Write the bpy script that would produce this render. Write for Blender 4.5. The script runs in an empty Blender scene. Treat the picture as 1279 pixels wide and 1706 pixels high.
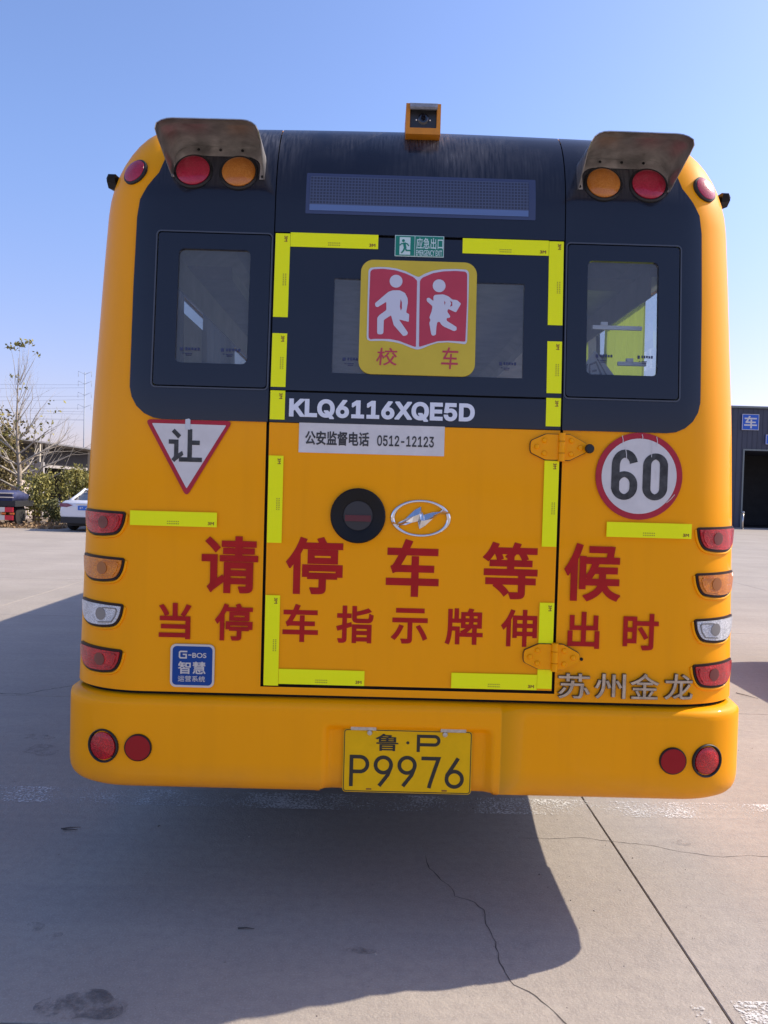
import bpy, math, random, os
import numpy as np
from mathutils import Vector, Matrix
from mathutils.geometry import delaunay_2d_cdt

random.seed(7)
RNG = np.random.default_rng(7)
SC = bpy.context.scene
COL = SC.collection
R = math.radians

# ------------------------------------------------------------------ camera
FOC, PW, PH = 1280.0, 1279.0, 1706.0            # focal length and picture size in photo pixels
CAM = np.array([-0.124, -2.75, 1.60])           # rear face of the bus lies at y = 0, bus axis along +Y
YAW, PITCH, ROLL = 0.00788, 0.02734, 0.02773
f_ = np.array([math.sin(YAW) * math.cos(PITCH), math.cos(YAW) * math.cos(PITCH), -math.sin(PITCH)])
r0 = np.array([math.cos(YAW), -math.sin(YAW), 0.0])
u0 = np.cross(r0, f_)
cr, sr = math.cos(ROLL), math.sin(ROLL)
R_ax = cr * r0 + sr * u0
U_ax = -sr * r0 + cr * u0
cam = bpy.data.cameras.new('camera')
cam.sensor_fit = 'HORIZONTAL'
cam.sensor_width = 36.0
cam.lens = 36.0 * FOC / PW
cam.clip_start, cam.clip_end = 0.05, 3000
camo = bpy.data.objects.new('camera', cam)
COL.objects.link(camo)
M = Matrix.Identity(4)
for i in range(3):
    M[i][0], M[i][1], M[i][2], M[i][3] = R_ax[i], U_ax[i], -f_[i], CAM[i]
camo.matrix_world = M
SC.camera = camo

# ------------------------------------------------------------------ world and sun
SUN = Vector((1.135, 0.36, 1.0)).normalized()
EL = math.asin(SUN.z)
AZ = math.atan2(SUN.x, SUN.y)
W_ = bpy.data.worlds.new('World')
SC.world = W_
W_.use_nodes = True
nt = W_.node_tree
nt.nodes.clear()
sky = nt.nodes.new('ShaderNodeTexSky')
sky.sky_type = 'NISHITA'
sky.sun_disc = False
sky.sun_elevation = EL
sky.sun_rotation = AZ
sky.altitude = 50
sky.air_density = 1.0
sky.dust_density = 1.2
sky.ozone_density = 3.0
bg = nt.nodes.new('ShaderNodeBackground')
bg.inputs['Strength'].default_value = 0.086
wo = nt.nodes.new('ShaderNodeOutputWorld')
gcd = nt.nodes.new('ShaderNodeTexCoord')
gsx = nt.nodes.new('ShaderNodeSeparateXYZ')
nt.links.new(gcd.outputs['Generated'], gsx.inputs[0])
gmr = nt.nodes.new('ShaderNodeMapRange')
gmr.inputs[1].default_value, gmr.inputs[2].default_value = 0.02, 0.42
gmr.interpolation_type = 'SMOOTHSTEP'
nt.links.new(gsx.outputs[2], gmr.inputs[0])
tint = nt.nodes.new('ShaderNodeMix')
tint.data_type = 'RGBA'
tint.inputs[6].default_value = (0.87, 0.675, 0.80, 1)     # pale winter haze near the horizon
tint.inputs[7].default_value = (0.92, 0.905, 1.06, 1)
nt.links.new(gmr.outputs[0], tint.inputs[0])
mul = nt.nodes.new('ShaderNodeMix')
mul.data_type = 'RGBA'
mul.blend_type = 'MULTIPLY'
mul.inputs[0].default_value = 1.0
nt.links.new(sky.outputs[0], mul.inputs[6])
nt.links.new(tint.outputs[2], mul.inputs[7])
nt.links.new(mul.outputs[2], bg.inputs[0])
nt.links.new(bg.outputs[0], wo.inputs[0])
sl = bpy.data.lights.new('sun', 'SUN')
sl.energy = 2.3
sl.angle = R(0.53)
sl.color = (1.0, 0.89, 0.73)
so = bpy.data.objects.new('sun', sl)
COL.objects.link(so)
so.rotation_euler = SUN.to_track_quat('Z', 'Y').to_euler()
SC.view_settings.view_transform = 'Standard'
SC.view_settings.look = 'None'
SC.view_settings.exposure = 1.46
SC.view_settings.gamma = 1.0
SC.view_settings.use_curve_mapping = False


# ------------------------------------------------------------------ materials
def srgb(r, g, b):
    def c(v):
        v /= 255.0
        return v / 12.92 if v <= 0.04045 else ((v + 0.055) / 1.055) ** 2.4
    return (c(r), c(g), c(b))


def mat(name, col, rough=0.5, metal=0.0, coat=0.0, coat_rough=0.05, var=0.0, vscale=4.0, bump=0.0, bscale=60.0,
        stretch=(1, 1, 1), spec=0.5, alt=None):
    m = bpy.data.materials.new(name)
    m.use_nodes = True
    n, l = m.node_tree.nodes, m.node_tree.links
    p = n['Principled BSDF']
    p.inputs['Base Color'].default_value = (*col, 1)
    p.inputs['Roughness'].default_value = rough
    p.inputs['Metallic'].default_value = metal
    p.inputs['Coat Weight'].default_value = coat
    p.inputs['Coat Roughness'].default_value = coat_rough
    p.inputs['Specular IOR Level'].default_value = spec
    if var or bump:
        g = n.new('ShaderNodeNewGeometry')
        mp = n.new('ShaderNodeMapping')
        mp.inputs['Scale'].default_value = stretch
        l.new(g.outputs['Position'], mp.inputs['Vector'])
    if var:
        t = n.new('ShaderNodeTexNoise')
        t.inputs['Scale'].default_value = vscale
        t.inputs['Detail'].default_value = 6
        t.inputs['Roughness'].default_value = 0.62
        l.new(mp.outputs[0], t.inputs['Vector'])
        mr = n.new('ShaderNodeMapRange')
        mr.inputs[1].default_value, mr.inputs[2].default_value = 0.32, 0.68
        l.new(t.outputs[0], mr.inputs[0])
        mx = n.new('ShaderNodeMix')
        mx.data_type = 'RGBA'
        a = tuple(max(0, c * (1 - var)) for c in col)
        b = alt if alt else tuple(min(1, c * (1 + var)) for c in col)
        mx.inputs[6].default_value = (*a, 1)
        mx.inputs[7].default_value = (*b, 1)
        l.new(mr.outputs[0], mx.inputs[0])
        l.new(mx.outputs[2], p.inputs['Base Color'])
    if bump:
        t2 = n.new('ShaderNodeTexNoise')
        t2.inputs['Scale'].default_value = bscale
        t2.inputs['Detail'].default_value = 5
        l.new(mp.outputs[0], t2.inputs['Vector'])
        bp = n.new('ShaderNodeBump')
        bp.inputs['Strength'].default_value = bump
        bp.inputs['Distance'].default_value = 0.01
        l.new(t2.outputs[0], bp.inputs['Height'])
        l.new(bp.outputs[0], p.inputs['Normal'])
    return m


def math_node(n, l, op, a, b=None, clamp=False):
    x = n.new('ShaderNodeMath')
    x.operation = op
    x.use_clamp = clamp
    for k, v in ((0, a), (1, b)):
        if v is None:
            continue
        if isinstance(v, (int, float)):
            x.inputs[k].default_value = v
        else:
            l.new(v, x.inputs[k])
    return x.outputs[0]


def glass(name, tint, refl=1.0):
    m = bpy.data.materials.new(name)
    m.use_nodes = True
    n, l = m.node_tree.nodes, m.node_tree.links
    n.clear()
    o = n.new('ShaderNodeOutputMaterial')
    tr = n.new('ShaderNodeBsdfTransparent')
    tr.inputs[0].default_value = (*tint, 1)
    gl = n.new('ShaderNodeBsdfGlossy')
    gl.inputs['Roughness'].default_value = 0.02
    g = n.new('ShaderNodeNewGeometry')
    dt = n.new('ShaderNodeVectorMath')
    dt.operation = 'DOT_PRODUCT'
    l.new(g.outputs['Normal'], dt.inputs[0])
    l.new(g.outputs['Incoming'], dt.inputs[1])
    inv = math_node(n, l, 'SUBTRACT', 1.0, math_node(n, l, 'ABSOLUTE', dt.outputs['Value']), True)
    fr = math_node(n, l, 'ADD', math_node(n, l, 'MULTIPLY', math_node(n, l, 'POWER', inv, 5.0), 0.96), 0.04)
    mx = n.new('ShaderNodeMixShader')
    k = math_node(n, l, 'MULTIPLY', fr, 1.8 * refl, True)
    l.new(k, mx.inputs[0])
    l.new(tr.outputs[0], mx.inputs[1])
    l.new(gl.outputs[0], mx.inputs[2])
    # thin film of dust on the pane
    df = n.new('ShaderNodeBsdfDiffuse')
    df.inputs[0].default_value = (0.55, 0.55, 0.56, 1)
    m2 = n.new('ShaderNodeMixShader')
    m2.inputs[0].default_value = 0.10
    l.new(mx.outputs[0], m2.inputs[1])
    l.new(df.outputs[0], m2.inputs[2])
    l.new(m2.outputs[0], o.inputs[0])
    return m


YEL = (0.98, 0.372, 0.0005)


def paint_material():
    m = mat('school_bus_yellow_paint', YEL, 0.5, coat=0.24, coat_rough=0.05, spec=0.06)
    n, l = m.node_tree.nodes, m.node_tree.links
    p = n['Principled BSDF']
    g = n.new('ShaderNodeNewGeometry')
    mp = n.new('ShaderNodeMapping')
    mp.inputs['Scale'].default_value = (9, 9, 0.7)
    l.new(g.outputs['Position'], mp.inputs[0])
    t = n.new('ShaderNodeTexNoise')
    t.inputs['Scale'].default_value = 1.6
    t.inputs['Detail'].default_value = 7
    l.new(mp.outputs[0], t.inputs[0])
    r = n.new('ShaderNodeMapRange')
    r.inputs[1].default_value, r.inputs[2].default_value = 0.5, 0.8
    r.inputs[3].default_value, r.inputs[4].default_value = 0.0, 0.16
    l.new(t.outputs[0], r.inputs[0])
    mx = n.new('ShaderNodeMix')
    mx.data_type = 'RGBA'
    mx.inputs[6].default_value = (*YEL, 1)
    mx.inputs[7].default_value = (0.70, 0.26, 0.006, 1)
    l.new(r.outputs[0], mx.inputs[0])
    # road dust on the lowest part
    sx = n.new('ShaderNodeSeparateXYZ')
    l.new(g.outputs['Position'], sx.inputs[0])
    t3 = n.new('ShaderNodeTexNoise')
    t3.inputs['Scale'].default_value = 7
    t3.inputs['Detail'].default_value = 8
    l.new(g.outputs['Position'], t3.inputs[0])
    low = n.new('ShaderNodeMapRange')
    low.inputs[1].default_value, low.inputs[2].default_value = 0.62, 0.49
    low.inputs[3].default_value, low.inputs[4].default_value = 0.0, 0.55
    l.new(sx.outputs[2], low.inputs[0])
    fac = math_node(n, l, 'MULTIPLY', low.outputs[0], t3.outputs[0])
    m2 = n.new('ShaderNodeMix')
    m2.data_type = 'RGBA'
    l.new(fac, m2.inputs[0])
    l.new(mx.outputs[2], m2.inputs[6])
    m2.inputs[7].default_value = (0.33, 0.20, 0.09, 1)
    l.new(m2.outputs[2], p.inputs['Base Color'])
    t2 = n.new('ShaderNodeTexNoise')
    t2.inputs['Scale'].default_value = 1.7
    t2.inputs['Detail'].default_value = 2
    l.new(g.outputs['Position'], t2.inputs[0])
    bp = n.new('ShaderNodeBump')
    bp.inputs['Strength'].default_value = 0.12
    bp.inputs['Distance'].default_value = 0.03
    l.new(t2.outputs[0], bp.inputs['Height'])
    l.new(bp.outputs[0], p.inputs['Normal'])
    l.new(bp.outputs[0], p.inputs['Coat Normal'])
    return m


def band_material():
    m = mat('black_glass_panel', (0.010, 0.012, 0.022), 0.12, spec=0.42)
    n, l = m.node_tree.nodes, m.node_tree.links
    p = n['Principled BSDF']
    g = n.new('ShaderNodeNewGeometry')
    sx = n.new('ShaderNodeSeparateXYZ')
    l.new(g.outputs['Position'], sx.inputs[0])
    mp = n.new('ShaderNodeMapping')
    mp.inputs['Scale'].default_value = (130, 20, 9)
    l.new(g.outputs['Position'], mp.inputs[0])
    t = n.new('ShaderNodeTexNoise')
    t.inputs['Scale'].default_value = 1.0
    t.inputs['Detail'].default_value = 6
    l.new(mp.outputs[0], t.inputs[0])
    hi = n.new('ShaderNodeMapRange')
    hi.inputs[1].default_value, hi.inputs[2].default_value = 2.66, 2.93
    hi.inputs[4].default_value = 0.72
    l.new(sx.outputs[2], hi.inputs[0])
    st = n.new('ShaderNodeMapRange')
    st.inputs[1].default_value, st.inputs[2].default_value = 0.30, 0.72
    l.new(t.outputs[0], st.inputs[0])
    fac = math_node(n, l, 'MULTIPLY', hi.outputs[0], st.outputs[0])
    t4 = n.new('ShaderNodeTexNoise')
    t4.inputs['Scale'].default_value = 3.2
    t4.inputs['Detail'].default_value = 6
    l.new(g.outputs['Position'], t4.inputs[0])
    lo = n.new('ShaderNodeMapRange')
    lo.inputs[1].default_value, lo.inputs[2].default_value = 0.36, 0.66
    l.new(t4.outputs[0], lo.inputs[0])
    fac = math_node(n, l, 'MULTIPLY', fac, lo.outputs[0])
    # light film of dust everywhere
    t2 = n.new('ShaderNodeTexNoise')
    t2.inputs['Scale'].default_value = 3
    t2.inputs['Detail'].default_value = 8
    l.new(g.outputs['Position'], t2.inputs[0])
    f2 = math_node(n, l, 'MULTIPLY', t2.outputs[0], 0.035)
    fac = math_node(n, l, 'ADD', fac, f2, True)
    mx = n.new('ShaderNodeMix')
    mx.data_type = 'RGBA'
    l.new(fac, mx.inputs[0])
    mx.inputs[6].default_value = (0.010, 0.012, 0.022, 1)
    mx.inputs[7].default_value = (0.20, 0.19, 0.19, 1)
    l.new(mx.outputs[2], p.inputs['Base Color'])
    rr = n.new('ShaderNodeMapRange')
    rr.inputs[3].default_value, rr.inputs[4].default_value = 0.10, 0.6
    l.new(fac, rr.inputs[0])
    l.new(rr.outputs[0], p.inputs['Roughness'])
    return m


def lens_material(name, c1, c2, scale=120.0, rough=0.12, relief=0.5):
    """moulded lamp lens: prismatic cells under a clear shiny skin"""
    m = mat(name, c1, rough, coat=0.55, coat_rough=0.03, spec=0.3)
    n, l = m.node_tree.nodes, m.node_tree.links
    p = n['Principled BSDF']
    g = n.new('ShaderNodeNewGeometry')
    v = n.new('ShaderNodeTexVoronoi')
    v.inputs['Scale'].default_value = scale
    l.new(g.outputs['Position'], v.inputs['Vector'])
    t = n.new('ShaderNodeTexNoise')
    t.inputs['Scale'].default_value = 26
    t.inputs['Detail'].default_value = 3
    l.new(g.outputs['Position'], t.inputs[0])
    k = math_node(n, l, 'MULTIPLY', v.outputs['Distance'], t.outputs[0])
    r = n.new('ShaderNodeMapRange')
    r.inputs[1].default_value, r.inputs[2].default_value = 0.10, 0.42
    l.new(k, r.inputs[0])
    mx = n.new('ShaderNodeMix')
    mx.data_type = 'RGBA'
    mx.inputs[6].default_value = (*c1, 1)
    mx.inputs[7].default_value = (*c2, 1)
    l.new(r.outputs[0], mx.inputs[0])
    l.new(mx.outputs[2], p.inputs['Base Color'])
    bp = n.new('ShaderNodeBump')
    bp.inputs['Strength'].default_value = relief
    bp.inputs['Distance'].default_value = 0.004
    l.new(v.outputs['Distance'], bp.inputs['Height'])
    l.new(bp.outputs[0], p.inputs['Normal'])
    return m


def tape_material():
    m = mat('fluorescent_yellow_green_tape', (0.8, 0.92, 0.001), 0.45, coat=0.15, spec=0.2)
    n, l = m.node_tree.nodes, m.node_tree.links
    p = n['Principled BSDF']
    g = n.new('ShaderNodeNewGeometry')
    v = n.new('ShaderNodeTexVoronoi')
    v.feature = 'DISTANCE_TO_EDGE'
    v.inputs['Scale'].default_value = 230
    v.inputs['Randomness'].default_value = 0.15
    mp = n.new('ShaderNodeMapping')
    mp.inputs['Scale'].default_value = (1, 0, 1)
    l.new(g.outputs['Position'], mp.inputs[0])
    l.new(mp.outputs[0], v.inputs['Vector'])
    r = n.new('ShaderNodeMapRange')
    r.inputs[1].default_value, r.inputs[2].default_value = 0.02, 0.12
    l.new(v.outputs[0], r.inputs[0])
    mx = n.new('ShaderNodeMix')
    mx.data_type = 'RGBA'
    mx.inputs[6].default_value = (0.84, 0.90, 0.001, 1)
    mx.inputs[7].default_value = (0.98, 0.985, 0.001, 1)
    l.new(r.outputs[0], mx.inputs[0])
    l.new(mx.outputs[2], p.inputs['Base Color'])
    return m


def cloth_material(name, col):
    """thin cloth that lets daylight through"""
    m = bpy.data.materials.new(name)
    m.use_nodes = True
    n, l = m.node_tree.nodes, m.node_tree.links
    n.clear()
    o = n.new('ShaderNodeOutputMaterial')
    d = n.new('ShaderNodeBsdfDiffuse')
    d.inputs[0].default_value = (*col, 1)
    t = n.new('ShaderNodeBsdfTranslucent')
    t.inputs[0].default_value = (*col, 1)
    x = n.new('ShaderNodeMixShader')
    x.inputs[0].default_value = 0.5
    l.new(d.outputs[0], x.inputs[1])
    l.new(t.outputs[0], x.inputs[2])
    l.new(x.outputs[0], o.inputs[0])
    return m


def led_material():
    m = mat('led_matrix', (0.03, 0.035, 0.06), 0.35)
    n, l = m.node_tree.nodes, m.node_tree.links
    p = n['Principled BSDF']
    g = n.new('ShaderNodeNewGeometry')
    sx = n.new('ShaderNodeSeparateXYZ')
    l.new(g.outputs['Position'], sx.inputs[0])
    w = []
    for k in (0, 2):
        a = math_node(n, l, 'MULTIPLY', sx.outputs[k], 2 * math.pi / 0.0115)
        w.append(math_node(n, l, 'SINE', a))
    d = math_node(n, l, 'MAXIMUM', w[0], w[1])
    r = n.new('ShaderNodeMapRange')
    r.inputs[1].default_value, r.inputs[2].default_value = 0.2, 0.95
    l.new(d, r.inputs[0])
    mx = n.new('ShaderNodeMix')
    mx.data_type = 'RGBA'
    mx.inputs[6].default_value = (0.030, 0.035, 0.060, 1)
    mx.inputs[7].default_value = (0.075, 0.09, 0.15, 1)
    l.new(r.outputs[0], mx.inputs[0])
    l.new(mx.outputs[2], p.inputs['Base Color'])
    return m


def concrete_material():
    m = mat('weathered_concrete', (0.4, 0.36, 0.32), 0.85, spec=0.25)
    n, l = m.node_tree.nodes, m.node_tree.links
    p = n['Principled BSDF']
    g = n.new('ShaderNodeNewGeometry')
    oi = n.new('ShaderNodeObjectInfo')

    def noise(scale, detail, st=(1, 1, 1), rough=0.6):
        mp = n.new('ShaderNodeMapping')
        mp.inputs['Scale'].default_value = st
        l.new(g.outputs['Position'], mp.inputs[0])
        t = n.new('ShaderNodeTexNoise')
        t.inputs['Scale'].default_value = scale
        t.inputs['Detail'].default_value = detail
        t.inputs['Roughness'].default_value = rough
        l.new(mp.outputs[0], t.inputs[0])
        return t.outputs[0]

    def rng(v, a, b, c=0.0, d=1.0):
        r = n.new('ShaderNodeMapRange')
        for k, x in enumerate((a, b, c, d)):
            r.inputs[k + 1].default_value = x
        l.new(v, r.inputs[0])
        return r.outputs[0]

    def mix(f, a, b):
        x = n.new('ShaderNodeMix')
        x.data_type = 'RGBA'
        for s, v in ((0, f), (6, a), (7, b)):
            if isinstance(v, (tuple, float)):
                x.inputs[s].default_value = v if isinstance(v, float) else (*v, 1)
            else:
                l.new(v, x.inputs[s])
        return x.outputs[2]
    c = mix(rng(noise(0.7, 6), 0.35, 0.65), (0.33, 0.289, 0.244), (0.41, 0.360, 0.306))
    c = mix(rng(noise(2.2, 8, (0.35, 1.6, 1)), 0.45, 0.75, 0, 0.55), c, (0.30, 0.265, 0.24))      # scuffs and tyre rub
    c = mix(rng(noise(3.1, 4, (1, 1.6, 1)), 0.66, 0.76, 0, 0.5), c, (0.20, 0.185, 0.175))          # dark blotches
    c = mix(rng(noise(26, 6), 0.42, 0.75, 0, 0.5), c, (0.24, 0.21, 0.19))
    c = mix(rng(noise(3.0, 7, (0.22, 5.0, 1), 0.7), 0.45, 0.7, 0, 0.35), c, (0.27, 0.24, 0.215))
    c = mix(rng(noise(160, 3), 0.5, 0.75, 0, 0.5), c, (0.55, 0.50, 0.45))                          # sand grain
    c = mix(rng(noise(75, 3), 0.66, 0.74, 0, 0.45), c, (0.13, 0.115, 0.10))
    c = mix(rng(noise(320, 2), 0.6, 0.72, 0, 0.6), c, (0.14, 0.13, 0.12))
    c = mix(rng(oi.outputs['Random'], 0, 1, 0.0, 0.10), c, (0.30, 0.28, 0.26))
    l.new(c, p.inputs['Base Color'])
    h = math_node(n, l, 'ADD', noise(90, 6), math_node(n, l, 'MULTIPLY', noise(9, 5), 1.5))
    bp = n.new('ShaderNodeBump')
    bp.inputs['Strength'].default_value = 0.45
    bp.inputs['Distance'].default_value = 0.006
    l.new(h, bp.inputs['Height'])
    l.new(bp.outputs[0], p.inputs['Normal'])
    return m


def worn_material(name, col, cover, scale=38.0, soft=0.05, rough=0.8):
    """paint or stain that has worn away in flecks (bare surface shows between them)"""
    m = mat(name, col, rough, spec=0.2)
    n, l = m.node_tree.nodes, m.node_tree.links
    p = n['Principled BSDF']
    g = n.new('ShaderNodeNewGeometry')
    t = n.new('ShaderNodeTexNoise')
    t.inputs['Scale'].default_value = scale
    t.inputs['Detail'].default_value = 7
    t.inputs['Roughness'].default_value = 0.75
    l.new(g.outputs['Position'], t.inputs[0])
    t2 = n.new('ShaderNodeTexNoise')
    t2.inputs['Scale'].default_value = 2.3
    t2.inputs['Detail'].default_value = 4
    l.new(g.outputs['Position'], t2.inputs[0])
    s = math_node(n, l, 'ADD', math_node(n, l, 'MULTIPLY', t.outputs[0], 0.6), math_node(n, l, 'MULTIPLY', t2.outputs[0], 0.4))
    r = n.new('ShaderNodeMapRange')
    r.inputs[1].default_value, r.inputs[2].default_value = cover, cover + soft
    l.new(s, r.inputs[0])
    l.new(r.outputs[0], p.inputs['Alpha'])
    return m


MAT = dict(
    yellow=paint_material(),
    band=band_material(),
    seam=mat('black_seam', (0.006, 0.006, 0.007), 0.9),
    rubber=mat('black_rubber', (0.012, 0.012, 0.013), 0.6),
    black=mat('black_plastic', (0.010, 0.010, 0.011), 0.45, spec=0.2),
    red_vinyl=mat('red_vinyl', (0.42, 0.010, 0.010), 0.5, spec=0.2, var=0.12, vscale=9),
    sign_red=mat('sign_red', (0.42, 0.022, 0.040), 0.4, spec=0.25, var=0.10, vscale=14),
    sign_white=mat('sign_white', (0.66, 0.63, 0.60), 0.4, spec=0.25, var=0.07, vscale=11),
    sign_black=mat('sign_black', (0.020, 0.020, 0.020), 0.5, var=0.4, vscale=40, alt=(0.06, 0.06, 0.06)),
    white_letter=mat('white_letter', (0.74, 0.76, 0.80), 0.4, spec=0.25),
    ply=mat('school_sign_yellow', (0.62, 0.46, 0.045), 0.45, spec=0.25, var=0.05, vscale=6),
    pred=mat('school_sign_red', (0.50, 0.055, 0.085), 0.42, spec=0.25, var=0.06, vscale=7),
    pwhite=mat('school_sign_white', (0.60, 0.60, 0.66), 0.4, spec=0.25),
    green=mat('exit_green', (0.004, 0.20, 0.125), 0.35),
    exit_white=mat('exit_pale', (0.58, 0.72, 0.66), 0.4),
    tape=tape_material(),
    tape_print=mat('strip_print', (0.26, 0.10, 0.010), 0.5),
    fine_print=mat('fine_print', (0.50, 0.46, 0.010), 0.5),
    led=led_material(),
    led_frame=mat('led_frame', (0.048, 0.060, 0.12), 0.25),
    led_reflection=mat('led_reflection_strip', (0.11, 0.17, 0.33), 0.3),  # bluish reflection put into the colour
    chrome=mat('chrome', (0.72, 0.73, 0.75), 0.10, 1.0, var=0.06, vscale=20),
    chrome_edge=mat('dark_chrome_edge', (0.13, 0.115, 0.10), 0.35, 0.9),
    chrome_face=mat('warm_chrome_face', (0.44, 0.39, 0.35), 0.22, 1.0, var=0.25, vscale=45),
    chrome_worn=mat('worn_chrome', (0.45, 0.43, 0.41), 0.30, 1.0, var=0.15, vscale=30),
    steel=mat('zinc_steel', (0.45, 0.44, 0.43), 0.35, 1.0, var=0.2, vscale=60),
    badge_blue=mat('badge_blue', (0.006, 0.055, 0.25), 0.4, spec=0.2),
    badge_silver=mat('badge_silver', (0.55, 0.55, 0.56), 0.35, 0.6),
    plate=mat('plate_yellow', (0.82, 0.46, 0.003), 0.5, spec=0.15, var=0.05, vscale=18),
    plate_black=mat('plate_black', (0.014, 0.012, 0.010), 0.45),
    red_lens=lens_material('red_lens', (0.30, 0.003, 0.006), (0.72, 0.009, 0.016), 240),
    red_round=lens_material('red_round_lens', (0.36, 0.008, 0.028), (0.46, 0.016, 0.05), 190, 0.28, 0.12),
    amber_lens=lens_material('amber_lens', (0.52, 0.12, 0.003), (0.85, 0.28, 0.010), 240),
    amber_round=lens_material('amber_round_lens', (0.50, 0.15, 0.012), (0.60, 0.22, 0.03), 190, 0.28, 0.12),
    clear_lens=lens_material('clear_lens', (0.40, 0.40, 0.40), (0.80, 0.80, 0.80), 240),
    bowl_red=mat('lamp_bowl_red', (0.13, 0.004, 0.006), 0.25, coat=0.6),
    bowl_amber=mat('lamp_bowl_amber', (0.33, 0.09, 0.004), 0.25, coat=0.6),
    bowl_clear=mat('lamp_bowl_grey', (0.20, 0.19, 0.18), 0.25, coat=0.6),
    reflector=mat('red_reflector', (0.32, 0.003, 0.010), 0.3, spec=0.2, coat=0.15),
    housing=mat('lamp_housing', (0.020, 0.008, 0.008), 0.4, spec=0.25),
    visor=mat('dull_grey_visor', (0.51, 0.49, 0.475), 0.33, 0.75, var=0.30, vscale=16, bump=0.1, bscale=40),
    glass=glass('window_glass', (0.78, 0.81, 0.82)),
    side_glass=glass('side_window_glass', (0.84, 0.88, 0.88)),
    liner=mat('interior_trim', (0.34, 0.34, 0.36), 0.7, var=0.15, vscale=5),
    floor_in=mat('interior_floor', (0.10, 0.10, 0.11), 0.7),
    curtain=cloth_material('lime_curtain', (0.40, 0.50, 0.05)),
    grey_curtain=cloth_material('grey_curtain', (0.16, 0.17, 0.19)),
    seat=mat('seat_cloth', (0.12, 0.15, 0.28), 0.9, var=0.2, vscale=20),
    paper=mat('paper_card', (0.70, 0.73, 0.78), 0.6),
    ink=mat('dark_ink', (0.03, 0.04, 0.10), 0.6),
    chassis=mat('chassis_black', (0.015, 0.015, 0.016), 0.8),
    tyre=mat('tyre_rubber', (0.018, 0.018, 0.018), 0.85),
    rim=mat('wheel_rim', (0.35, 0.35, 0.36), 0.4, 0.7),
    camera_black=mat('camera_housing', (0.020, 0.020, 0.024), 0.4),
    camera_cap=mat('faded_camera_cap', (0.22, 0.23, 0.26), 0.7, var=0.25, vscale=50),
    lens_black=mat('optic_black', (0.004, 0.003, 0.008), 0.05, coat=1.0),
    orange=mat('orange_bracket', (0.62, 0.22, 0.008), 0.5, var=0.1, vscale=25),
    concrete=concrete_material(),
    joint=mat('joint_dirt', (0.055, 0.048, 0.042), 0.95, var=0.3, vscale=30),
    grit=mat('pale_grit', (0.30, 0.26, 0.22), 0.9, var=0.6, vscale=40),
    crack=mat('crack_dirt', (0.088, 0.076, 0.067), 0.95),
    road_paint=worn_material('worn_white_paint', (0.68, 0.66, 0.63), 0.50, 85, 0.06),
    road_paint_thin=worn_material('thin_white_paint', (0.62, 0.60, 0.57), 0.52),
    stain=worn_material('oil_stain', (0.17, 0.155, 0.145), 0.47, 20.0, 0.30, 0.6),
    big_stain=worn_material('wet_oil_stain', (0.135, 0.125, 0.118), 0.44, 17.0, 0.16, 0.5),
    seal_highlight=mat('grey_seal_highlight', (0.060, 0.065, 0.080), 0.3),  # rubber edge, its grey paler for the light it catches
    car_white=mat('car_white', (0.72, 0.72, 0.74), 0.3, coat=0.8),
    car_glass=mat('car_dark_glass', (0.02, 0.024, 0.03), 0.06),
    car_red=mat('car_lamp_red', (0.20, 0.008, 0.012), 0.15, coat=0.8),
    car_black=mat('car_black_trim', (0.018, 0.018, 0.020), 0.6),
    plate_blue=mat('plate_blue', (0.015, 0.14, 0.55), 0.4),
    bark=mat('pale_bark', (0.33, 0.27, 0.20), 0.9, var=0.3, vscale=9),
    twig=mat('grey_twig', (0.40, 0.35, 0.28), 0.9),
    leaf_a=mat('yellow_green_leaf', (0.22, 0.21, 0.035), 0.7, var=0.45, vscale=2.5, alt=(0.38, 0.33, 0.08)),
    leaf_b=mat('dull_green_leaf', (0.10, 0.12, 0.03), 0.7, var=0.5, vscale=2.0, alt=(0.19, 0.18, 0.055)),
    leaf_c=mat('olive_leaf', (0.15, 0.125, 0.04), 0.75, var=0.5, vscale=2.0, alt=(0.27, 0.21, 0.08)),
    leaf_dry=mat('dry_leaf', (0.30, 0.20, 0.11), 0.9, var=0.4, vscale=3.0),
    soil=mat('dry_soil', (0.22, 0.165, 0.11), 0.95, var=0.35, vscale=3.0, bump=0.5, bscale=20),
    shed_dark=mat('near_black_sheet', (0.014, 0.013, 0.013), 0.7, var=0.4, vscale=2.0),  # near-black, mottled at random
    shed_roof=mat('grey_roof_sheet', (0.16, 0.16, 0.17), 0.6, var=0.2, vscale=2.0),
    shed_wall=mat('grey_block_wall', (0.36, 0.34, 0.33), 0.85, var=0.2, vscale=2.0),
    shed_post=mat('pale_post', (0.42, 0.38, 0.30), 0.8),
    pale_wall=mat('plaster_wall', (0.52, 0.44, 0.38), 0.85, var=0.12, vscale=2.0),
    tarp=mat('blue_tarpaulin', (0.035, 0.042, 0.11), 0.6, var=0.3, vscale=4.0),
    truck_red=mat('truck_red_board', (0.62, 0.02, 0.04), 0.5),
    truck_white=mat('truck_white_board', (0.66, 0.62, 0.56), 0.5),
    truck_orange=mat('orange_lamp', (0.75, 0.16, 0.02), 0.3),
    clad=mat('blue_grey_cladding', (0.052, 0.056, 0.082), 0.55, var=0.08, vscale=1.5),
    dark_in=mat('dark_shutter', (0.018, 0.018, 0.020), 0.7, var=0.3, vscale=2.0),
    blue_sign=mat('blue_sign', (0.012, 0.10, 0.52), 0.4),
    pole=mat('hazy_far_pole', (0.38, 0.42, 0.47), 0.7),  # distance haze put into the pale bluish colour
    galv=mat('galvanised_pole', (0.20, 0.22, 0.21), 0.6, 0.2),
    wire=mat('overhead_wire', (0.30, 0.33, 0.40), 0.7),
)


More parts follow.
